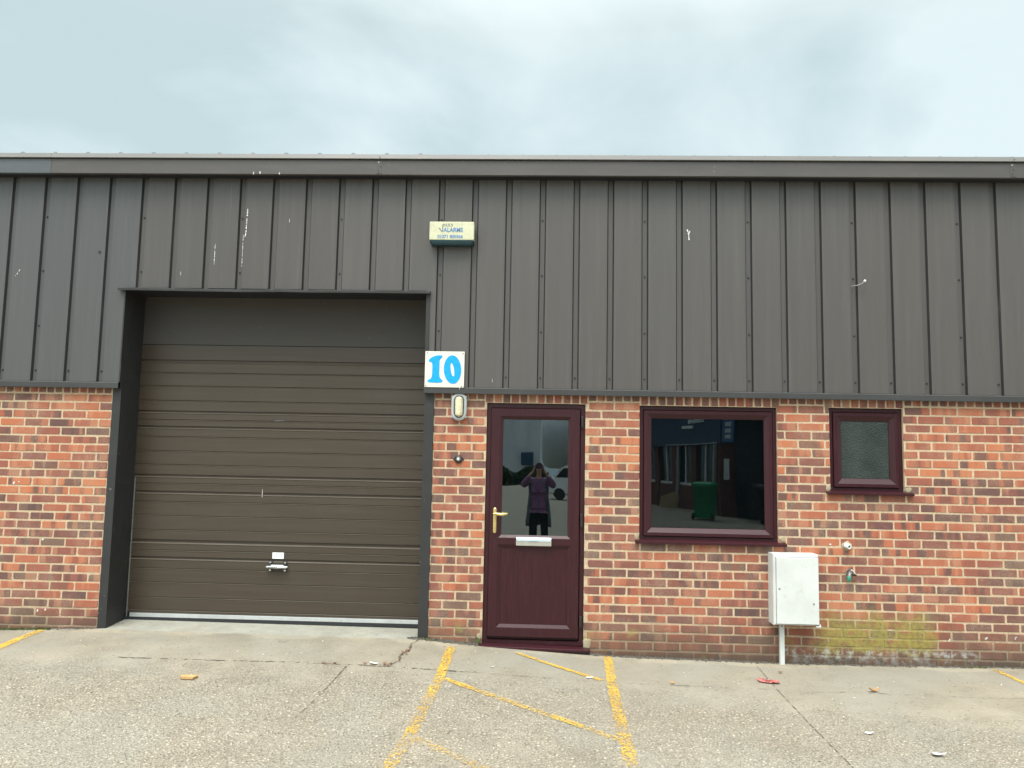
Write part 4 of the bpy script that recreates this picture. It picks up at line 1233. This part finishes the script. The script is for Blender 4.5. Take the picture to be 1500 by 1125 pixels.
M['hedge'] = simple('dark_hedge_leaves', (.035, .07, .03), .9, 0, .5, 8)
M['skin'] = simple('skin', (.56, .33, .25), .55, 0, .06, 8)
M['blouse'] = simple('mottled_purple_fabric', (.22, .11, .22), .85, 0, .9, 60)
M['trousers'] = simple('black_trousers', (.014, .014, .018), .9)
M['coat'] = simple('grey_green_coat', (.085, .12, .12), .9, 0, .12, 6)
M['hair'] = simple('dark_brown_hair', (.075, .040, .028), .6, 0, .3, 40)
M['phone'] = simple('phone_shell', (.10, .07, .13), .3)
M['card'] = simple('brown_cardboard', (.46, .36, .20), .85, 0, .1, 8)
M['yellowsign'] = simple('yellow_sign_board', (.75, .55, .06), .5)
M['post'] = simple('grey_galvanised_post', (.42, .44, .44), .5, .3)

# blue-clad unit across the yard
bu = thing('industrial_unit', 'blue-clad brick unit reflected in the large window, seen along its side', 'building', (5.06, -14.9, -.07))
ang = math.atan2(-6.6, -1.04)             # side wall runs away from the corner
ex = Vector((math.cos(ang), math.sin(ang), 0)); ey = Vector((.988, -.156, 0)); o0 = Vector((5.06, -14.9, -.07))
def bp(a, b, z): return tuple(o0 + ex*a + ey*b + Vector((0, 0, z)))
def slab(mb, a0, a1, b0, b1, z0, z1, mi=0):
    vs = [bp(a0,b0,z0), bp(a1,b0,z0), bp(a1,b1,z0), bp(a0,b1,z0), bp(a0,b0,z1), bp(a1,b0,z1), bp(a1,b1,z1), bp(a0,b1,z1)]
    mb.faces(vs, [(0,3,2,1),(4,5,6,7),(0,1,5,4),(1,2,6,5),(2,3,7,6),(3,0,4,7)], mi)
def part(mb, name, mat, parent=bu): return attach(mb.build(name, mat), parent)
LB = 10.5
mb = MB(); slab(mb, -.05, LB, -.05, 12, 2.25, 4.4); part(mb, 'cladding', M['bluesteel'])
for a in (.0, 2.1, 4.2, 6.3, 8.4): 
    mb = MB(); slab(mb, a, a+.55, 0, .3, 0, 2.25); part(mb, 'brick_pier', M['brickfar'])
for a in (.0, 2.1, 4.2, 6.3, 8.4):
    mb = MB(); slab(mb, a+.55, a+2.1, .02, .3, 0, .8); part(mb, 'brick_panel', M['brickfar'])
    mb = MB(); slab(mb, a+.55, a+2.1, .10, .16, .8, 2.25); f = part(mb, 'window', M['darkglass'])
    mb = MB(); slab(mb, a+1.28, a+1.36, .05, .12, .8, 2.25); slab(mb, a+.55, a+2.1, .05, .12, .8, .88); part(mb, 'window_frame', M['vanwhite'])
for b in (0, 2.6, 5.6, 8.6):
    mb = MB(); slab(mb, 0, .3, b+.3, b+.75, 0, 2.25); part(mb, 'brick_pier', M['brickfar'])
mb = MB(); slab(mb, -.10, -.06, .45, 12, .0, 4.35); part(mb, 'shaded_front', M['darkglass'])  # added dark sheet, the shade on this front put into its colour
mb = MB(); slab(mb, .6, .8, .2, 12, 0, 2.3); part(mb, 'shop_front', M['darkglass'])
mb = MB(); slab(mb, -.08, -.055, .0, .35, 2.3, 3.6); part(mb, 'corner_sign', M['bluetxt'])
mb = MB(); slab(mb, 1.3, 1.9, -.075, -.055, 3.3, 3.42); slab(mb, 2.2, 3.3, -.075, -.055, 2.85, 2.95); part(mb, 'pale_lettering', M['shell'])
for i in range(6):
    mb = MB(); slab(mb, -.0835, -.0805, .08, .26, 2.42+i*.19, 2.54+i*.19); part(mb, 'sign_mark', M['shell'])
mb = MB(); slab(mb, -.10, -.02, .10, .24, 1.1, 1.75); part(mb, 'white_notice', M['shell'])
mb = MB(); slab(mb, .25, .33, -.10, -.02, 0, 2.25); part(mb, 'downpipe', M['post'])
for k in range(9):
    mb = MB(); slab(mb, 1.2+k*.17, 1.2+k*.17+.11, -.075, -.055, 3.02, 3.14+.05*(k % 2)); part(mb, 'pale_letter', M['shell'])
mb = MB(); slab(mb, .2, 5.2, -.065, -.05, 2.27, 2.31); part(mb, 'drip_edge', M['post'])
mb = MB(); slab(mb, 7.2, 8.0, -.09, -.055, 2.35, 3.1); part(mb, 'yellow_sign', M['yellowsign'])

def bin_(name, x, y, rot, mat, label, zs=1.0):
    t = thing(name, label, 'wheelie bin', (x, y, -.07), 'wheelie bins by the blue unit'); t.rotation_euler = (0, 0, rot)
    def ring(w, d, z, dy=0):
        r = .04; out = []
        for cx, cy, a0 in ((w/2-r, -d/2+r, -90), (w/2-r, d/2-r, 0), (-w/2+r, d/2-r, 90), (-w/2+r, -d/2+r, 180)):
            for k in range(4):
                a = rad(a0+k*30); out.append((cx+r*math.cos(a), cy+r*math.sin(a)+dy, z))
        return out
    mb = MB(); mb.sweep([ring(.46, .50, .05, .03), ring(.48, .54, .2, .02), ring(.56, .66, .92), ring(.59, .70, .93), ring(.59, .70, .99)], True, True); mb.build('bin_body', mat, t)
    mb = MB(); mb.sweep([ring(.60, .74, .992), ring(.60, .74, 1.02), ring(.5, .62, 1.06)], True, True); mb.build('lid', mat, t)
    for sx in (-1, 1):
        mb = MB(); mb.tube([(sx*.25, .27, .10), (sx*.29, .27, .10)], .10, 16); mb.build('wheel', M['tyre'], t)
    mb = MB(); mb.tube([(-.24, .38, .96), (-.24, .42, .97), (.24, .42, .97), (.24, .38, .96)], .014, 8); mb.build('handle', mat, t)
    return t
bin_('wheelie_bin', 4.30, -13.5, .45, M['binGreen'], 'green wheelie bin reflected in the large window')
bin_('wheelie_bin', 6.12, -13.9, .1, M['binBlack'], 'black wheelie bin reflected at the right edge of the window')
pl = thing('lamp_post', 'grey metal post reflected in the large window', 'post', (4.42, -18.9, -.07))
mb = MB(); mb.tube([(4.42, -18.9, -.07), (4.42, -18.9, 1.5), (4.50, -18.9, 3.0), (4.64, -18.9, 5.5)], [.075, .07, .06, .05], 12); attach(mb.build('post_shaft', M['post']), pl)
mb = MB(); mb.tube([(4.42, -18.9, -.07), (4.42, -18.9, -.02)], .13, 12); attach(mb.build('foot', M['post']), pl)
mb = MB()
mb.sweep([[(-.28, 0, 0), (.24, .02, .05), (.30, .01, .42), (.05, 0, .60), (-.33, -.02, .36)], [(-.28, .03, 0), (.24, .05, .05), (.30, .04, .42), (.05, .03, .60), (-.33, .01, .36)]], True, True, smooth=False)
o = mb.build('cardboard_sheet', M['card']); o.location = (4.0, -18.2, .28); o.rotation_euler = (.2, .25, 0)
o.location.z = -.02; tag(o, 'torn brown cardboard reflected low in the large window', 'cardboard')

# pale warehouse, hedge, tank and van far behind (seen in the door pane)
wh = thing('warehouse', 'tall pale warehouse reflected in the entrance door', 'building', (-14, -98, -.07))
mb = MB(); mb.box(-30, .2, -110, -98, -.07, 12.5); attach(mb.build('warehouse_wall', M['whitesteel']), wh)
for i in range(12):
    mb = MB(); mb.box(-27+i*2.3, -26.9+i*2.3, -98.0, -97.93, -.07, 12.4); attach(mb.build('wall_rib', M['whitesteel']), wh)
mb = MB(); mb.box(-2.9, -.9, -97.9, -96.8, 2.9, 4.7, .15); attach(mb.build('blue_canopy', M['bluesteel']), wh)
def hedge(x0, x1, y, h, n, seed, label):
    R = random.Random(seed); mb = MB()
    for _ in range(n):
        x = R.uniform(x0, x1)-x0; yy = R.gauss(0, .5); z = h*R.random()**.6*(.85+.2*math.sin(x*1.3)); s = R.uniform(.10, .24)
        q = Vector((R.gauss(0,1), R.gauss(0,1), R.gauss(0,1))).normalized(); p = Vector((x, yy, z)); u = q.orthogonal()*s; v = q.cross(u)
        mb.face([p-u, p-v*.5, p+u, p+v*.5])
    o = mb.build('hedge', M['hedge'], recalc=False); o.location = (x0, y, -.07); return tag(o, label, 'hedge')
hedge(-12, 1.5, -86, 2.6, 7000, 4, 'dark hedge before the pale warehouse in the door reflection')
tk = thing('storage_tank', 'pale grey rounded storage tank reflected in the entrance door', 'tank', (4, -54, -.07))
mb = MB(); rr = []
for x, r in ((.18, .15), (.20, 1.1), (.30, 1.8), (.55, 2.2), (1.0, 2.42), (1.8, 2.5), (12, 2.5), (13, 1.7), (13.3, .1)):
    rr.append([(x, -54+r*math.cos(2*math.pi*k/32), 4.45+r*math.sin(2*math.pi*k/32)) for k in range(32)])
mb.sweep(rr, True, True); attach(mb.build('vessel', M['tank']), tk)
for x in (3, 6, 9, 12):
    mb = MB(); mb.box(x-.15, x+.15, -54.9, -53.1, -.07, 2.6); attach(mb.build('leg', M['post']), tk)
vn = thing('van', 'white van standing far back in the door reflection', 'van', (3, -39.5, -.07))
mb = MB(); side = [(.65,.35),(.62,.75),(.72,1.05),(1.15,1.25),(1.65,1.88),(1.95,2.05),(5.4,2.1),(5.5,1.9),(5.5,.35)]
mb.sweep([[(x, -40.4, z) for x, z in side], [(x, -38.6, z) for x, z in side]], True, True, smooth=False); attach(mb.build('van_body', M['vanwhite']), vn)
mb = MB(); mb.face([(1.25, -38.59, 1.26), (2.1, -38.59, 1.26), (2.1, -38.59, 1.85), (1.70, -38.59, 1.85)]); attach(mb.build('side_window', M['darkglass']), vn)
mb = MB(); mb.face([(1.16, -40.3, 1.27), (1.16, -38.7, 1.27), (1.62, -38.75, 1.86), (1.62, -40.25, 1.86)]); attach(mb.build('windscreen', M['darkglass']), vn)
for x in (1.45, 4.6):
    for y in (-38.75, -40.25):
        mb = MB(); mb.tube([(x, y-.12, .28), (x, y+.16, .28)], .35, 20); w_ = attach(mb.build('wheel', M['tyre']), vn)

# the photographer
def skinmesh(name, nodes, edges, root, mat, parent, sub=2, smooth=True):
    idx = {k: i for i, k in enumerate(nodes)}
    me = bpy.data.meshes.new(name); me.from_pydata([nodes[k][:3] for k in nodes], [(idx[a], idx[b]) for a, b in edges], [])
    o = bpy.data.objects.new(name, me); link(o)
    md = o.modifiers.new('skin', 'SKIN'); md.use_smooth_shade = True; md.branch_smoothing = .6
    for k, i in idx.items():
        r = nodes[k][3]; sv = me.skin_vertices[0].data[i]; sv.radius = r if isinstance(r, tuple) else (r, r)
        sv.use_root = k in root
    o.modifiers.new('sub', 'SUBSURF').levels = sub; o.modifiers['sub'].render_levels = sub
    me.materials.append(mat)
    return attach(o, parent)
by = -7.02
pr = thing('person', 'person in a purple patterned blouse photographing, reflected in the door pane', 'person', (0, by, -.07))
nd = {'pel': (0, by, .93, .12), 'sp': (0, by, 1.10, .11), 'ch': (0, by, 1.27, .125), 'nb': (0, by+.01, 1.40, .062), 'nk': (0, by+.03, 1.455, .05),
      'jaw': (0, by+.055, 1.52, (.058, .068)), 'hd': (0, by+.045, 1.575, (.072, .088)), 'tp': (0, by+.03, 1.625, .055)}
ed_ = [('pel','sp'),('sp','ch'),('ch','nb'),('nb','nk'),('nk','jaw'),('jaw','hd'),('hd','tp')]
for s, n in ((-1, 'l'), (1, 'r')):
    nd.update({'sh'+n: (s*.155, by, 1.365, .055), 'el'+n: (s*.30, by+.08, 1.24, .038), 'fa'+n: (s*.22, by+.15, 1.37, .034), 'wr'+n: (s*.125, by+.215, 1.50, .024), 'pa'+n: (s*.095, by+.25, 1.555, (.022, .032)), 'pb'+n: (s*.085, by+.268, 1.59, (.018, .03)),
               'hp'+n: (s*.09, by, .86, .085), 'kn'+n: (s*.105, by+.01, .46, .055), 'an'+n: (s*.11, by-.01, .03, .038), 'to'+n: (s*.13, by+.13, -.035, .032)})
    ed_ += [('ch','sh'+n),('sh'+n,'el'+n),('el'+n,'fa'+n),('fa'+n,'wr'+n),('wr'+n,'pa'+n),('pa'+n,'pb'+n),('pel','hp'+n),('hp'+n,'kn'+n),('kn'+n,'an'+n),('an'+n,'to'+n)]
    for f in range(4):       # fingers folded round the ends of the phone
        z = 1.575+.017*f; q = 'f%d%s' % (f, n); L = (1.0, 1.1, 1.05, .85)[f]
        nd[q+'a'] = (s*.088, by+.268, z, .0085); nd[q+'b'] = (s*(.088+.010*L), by+.288, z+.003, .008); nd[q+'c'] = (s*(.080+.004*L), by+.2945, z+.004, .007); nd[q+'d'] = (s*(.070-.004*L), by+.2935, z+.003, .006)
        ed_ += [('pb'+n, q+'a'), (q+'a', q+'b'), (q+'b', q+'c'), (q+'c', q+'d')]
    nd['t1'+n] = (s*.080, by+.262, 1.560, .0095); nd['t2'+n] = (s*.062, by+.270, 1.565, .009); nd['t3'+n] = (s*.046, by+.274, 1.580, .0075)
    ed_ += [('pa'+n, 't1'+n), ('t1'+n, 't2'+n), ('t2'+n, 't3'+n)]
body = skinmesh('body', nd, ed_, ('pel',), M['skin'], pr)
cl = {'z': (0, by, .84, .19), 'a': (0, by, .94, .185), 'b': (0, by, 1.08, .165), 'c': (0, by, 1.27, .17), 'd': (0, by+.005, 1.385, .075)}
ce = [('z','a'),('a','b'),('b','c'),('c','d')]
for s, n in ((-1, 'l'), (1, 'r')):
    cl.update({'s'+n: (s*.17, by, 1.355, .082), 'e'+n: (s*.315, by+.08, 1.232, .068), 'f'+n: (s*.175, by+.185, 1.425, .046)})
    ce += [('c','s'+n),('s'+n,'e'+n),('e'+n,'f'+n)]
skinmesh('blouse', cl, ce, ('a',), M['blouse'], pr)
tr = {'p': (0, by, .90, .13)}; te = []
for s, n in ((-1, 'l'), (1, 'r')):
    tr.update({'h'+n: (s*.09, by, .82, .10), 'k'+n: (s*.105, by+.01, .46, .078), 'a'+n: (s*.11, by-.01, .04, .07)}); te += [('p','h'+n),('h'+n,'k'+n),('k'+n,'a'+n)]
skinmesh('trousers', tr, te, ('p',), M['trousers'], pr)
mb = MB(); L = []
for z, rx, ry, op in ((1.40, .17, .10, 55), (1.30, .20, .135, 50), (1.05, .195, .15, 48), (.85, .225, .17, 46), (.62, .24, .18, 46), (.50, .235, .18, 48)):
    L.append([(rx*math.sin(rad(a)), by-ry*math.cos(rad(a)), z+.01*math.sin(a*.2)) for a in [-180+op+(360-2*op)*k/24 for k in range(25)]])
mb.sweep(L, False, False); ct = mb.build('coat', M['coat'], recalc=False); ct.modifiers.new('t', 'SOLIDIFY').thickness = .006; attach(ct, pr)
R = random.Random(2); mb = MB(); L = []
for i in range(9):
    t = i/8; r = math.sin(math.pi*(.08+.72*t)); z = 1.675-.20*t
    L.append([(.088*r*math.sin(rad(a)), by+.022-.105*r*math.cos(rad(a)), z) for a in [-118+236*k/20 for k in range(21)]])
mb.sweep(L, False, False)
hr = mb.build('hair', M['hair'], recalc=False); hr.modifiers.new('t', 'SOLIDIFY').thickness = .018; attach(hr, pr)
mb = MB()
mb.sweep([[( .009*math.cos(a), by+.128-abs(.006*(1-i)), 1.558-.012*i+.006*math.sin(a)) for a in [2*math.pi*k/8 for k in range(8)]] for i in range(3)], True, True); attach(mb.build('nose', M['skin']), pr)
for s in (-1, 1):
    mb = MB(); mb.sweep([[(s*.030+.012*q*math.cos(a), by+.124+.006*(1-q), 1.578+.007*q*math.sin(a)) for a in [2*math.pi*k/10 for k in range(10)]] for q in (1, .6, .1)], True, True); attach(mb.build('eye', M['trousers']), pr)
mb = MB(); mb.box(-.022, .022, by+.112, by+.124, 1.513, 1.521, .003); attach(mb.build('mouth', M['blouse']), pr)
ph = MB(); ph.box(-.076, .076, -6.737, -6.7285, 1.562, 1.638, .003)
ph_o = ph.build('phone', M['phone']); tag(ph_o, 'purple phone held up in both hands in the door reflection', 'phone')


# ------------------------------------------------------------------ sky and sun
world = bpy.data.worlds.new('World'); SC.world = world; world.use_nodes = True
nt = world.node_tree; N = nt.nodes; Lk = nt.links
bg = N['Background']
sky = N.new('ShaderNodeTexSky'); sky.sky_type = 'NISHITA'; sky.sun_disc = False
SUN_EL, SUN_AZ = rad(62), rad(200)      # high, from behind the camera and a little to its left
sky.sun_elevation = SUN_EL; sky.sun_rotation = SUN_AZ
tc = N.new('ShaderNodeTexCoord')
sp = N.new('ShaderNodeSeparateXYZ'); Lk.new(tc.outputs['Generated'], sp.inputs[0])
# overcast deck: brighter towards the zenith, soft cloud structure
mp = N.new('ShaderNodeMapping'); mp.inputs['Scale'].default_value = (1.2, 1.2, 2.3); mp.inputs['Location'].default_value = (.4, .3, .9); Lk.new(tc.outputs['Generated'], mp.inputs[0])
n1 = N.new('ShaderNodeTexNoise'); n1.inputs['Scale'].default_value = 2.1; n1.inputs['Detail'].default_value = 6; n1.inputs['Roughness'].default_value = .5; n1.inputs['Distortion'].default_value = .35
Lk.new(mp.outputs[0], n1.inputs['Vector'])
cr = N.new('ShaderNodeValToRGB'); cr.color_ramp.elements[0].position = .40; cr.color_ramp.elements[1].position = .60
cr.color_ramp.elements[0].color = (.370, .465, .485, 1); cr.color_ramp.elements[1].color = (.510, .592, .608, 1)
Lk.new(n1.outputs['Fac'], cr.inputs[0])
mr = N.new('ShaderNodeMapRange'); mr.inputs[1].default_value = .50; mr.inputs[2].default_value = 1.0; mr.inputs[3].default_value = 1.0; mr.inputs[4].default_value = 3.0
Lk.new(sp.outputs[2], mr.inputs[0])
# thinner cloud and a broad glow where the hidden sun stands
dp = N.new('ShaderNodeVectorMath'); dp.operation = 'DOT_PRODUCT'; Lk.new(tc.outputs['Generated'], dp.inputs[0])
dp.inputs[1].default_value = (math.sin(SUN_AZ)*math.cos(SUN_EL), math.cos(SUN_AZ)*math.cos(SUN_EL), math.sin(SUN_EL))
m2 = N.new('ShaderNodeMapRange'); m2.interpolation_type = 'SMOOTHSTEP'; m2.inputs[1].default_value = .25; m2.inputs[2].default_value = 1.0; m2.inputs[3].default_value = 1.0; m2.inputs[4].default_value = 2.2
Lk.new(dp.outputs['Value'], m2.inputs[0])
pm = N.new('ShaderNodeMath'); pm.operation = 'MULTIPLY'; Lk.new(mr.outputs[0], pm.inputs[0]); Lk.new(m2.outputs[0], pm.inputs[1])
warm = N.new('ShaderNodeMix'); warm.data_type = 'RGBA'; warm.inputs[7].default_value = (.60, .585, .56, 1); Lk.new(cr.outputs[0], warm.inputs[6])
wr = N.new('ShaderNodeMapRange'); wr.inputs[1].default_value = .45; wr.inputs[2].default_value = .85; wr.inputs[4].default_value = .85; Lk.new(sp.outputs[2], wr.inputs[0]); Lk.new(wr.outputs[0], warm.inputs[0])
mm = N.new('ShaderNodeVectorMath'); mm.operation = 'SCALE'; Lk.new(warm.outputs[2], mm.inputs[0]); Lk.new(pm.outputs[0], mm.inputs['Scale'])
sc8 = N.new('ShaderNodeVectorMath'); sc8.operation = 'SCALE'; sc8.inputs['Scale'].default_value = 10.0; Lk.new(mm.outputs[0], sc8.inputs[0])
mx = N.new('ShaderNodeMix'); mx.data_type = 'RGBA'; mx.inputs[0].default_value = .95
Lk.new(sky.outputs[0], mx.inputs[6]); Lk.new(sc8.outputs[0], mx.inputs[7])
Lk.new(mx.outputs[2], bg.inputs['Color']); bg.inputs['Strength'].default_value = .10

sd = bpy.data.lights.new('sun', 'SUN'); sd.energy = 1.5; sd.angle = rad(25); sd.color = (1.0, .96, .90)
so = bpy.data.objects.new('sun', sd); COL.objects.link(so)
dirv = Vector((math.sin(SUN_AZ)*math.cos(SUN_EL), math.cos(SUN_AZ)*math.cos(SUN_EL), math.sin(SUN_EL)))
so.rotation_euler = (-dirv).to_track_quat('-Z', 'Y').to_euler(); so.location = (0, -10, 20)

# ------------------------------------------------------------------ camera
cam = bpy.data.cameras.new('camera'); co = bpy.data.objects.new('camera', cam); COL.objects.link(co)
cam.sensor_width = 36; cam.lens = 36*1128.087/1500; cam.clip_start = .005; cam.clip_end = 2000
F = Vector((-.03742903, .99483269, .09437685)); RT = Vector((.99918226, .03581203, .01876991)); U = Vector((-.01529309, -.09500221, .99535958))
co.matrix_world = Matrix(((RT.x, U.x, -F.x, 0), (RT.y, U.y, -F.y, -D), (RT.z, U.z, -F.z, CAMZ), (0, 0, 0, 1)))
SC.camera = co
SC.view_settings.view_transform = 'Standard'; SC.view_settings.look = 'None'; SC.view_settings.exposure = .68; SC.view_settings.gamma = 1
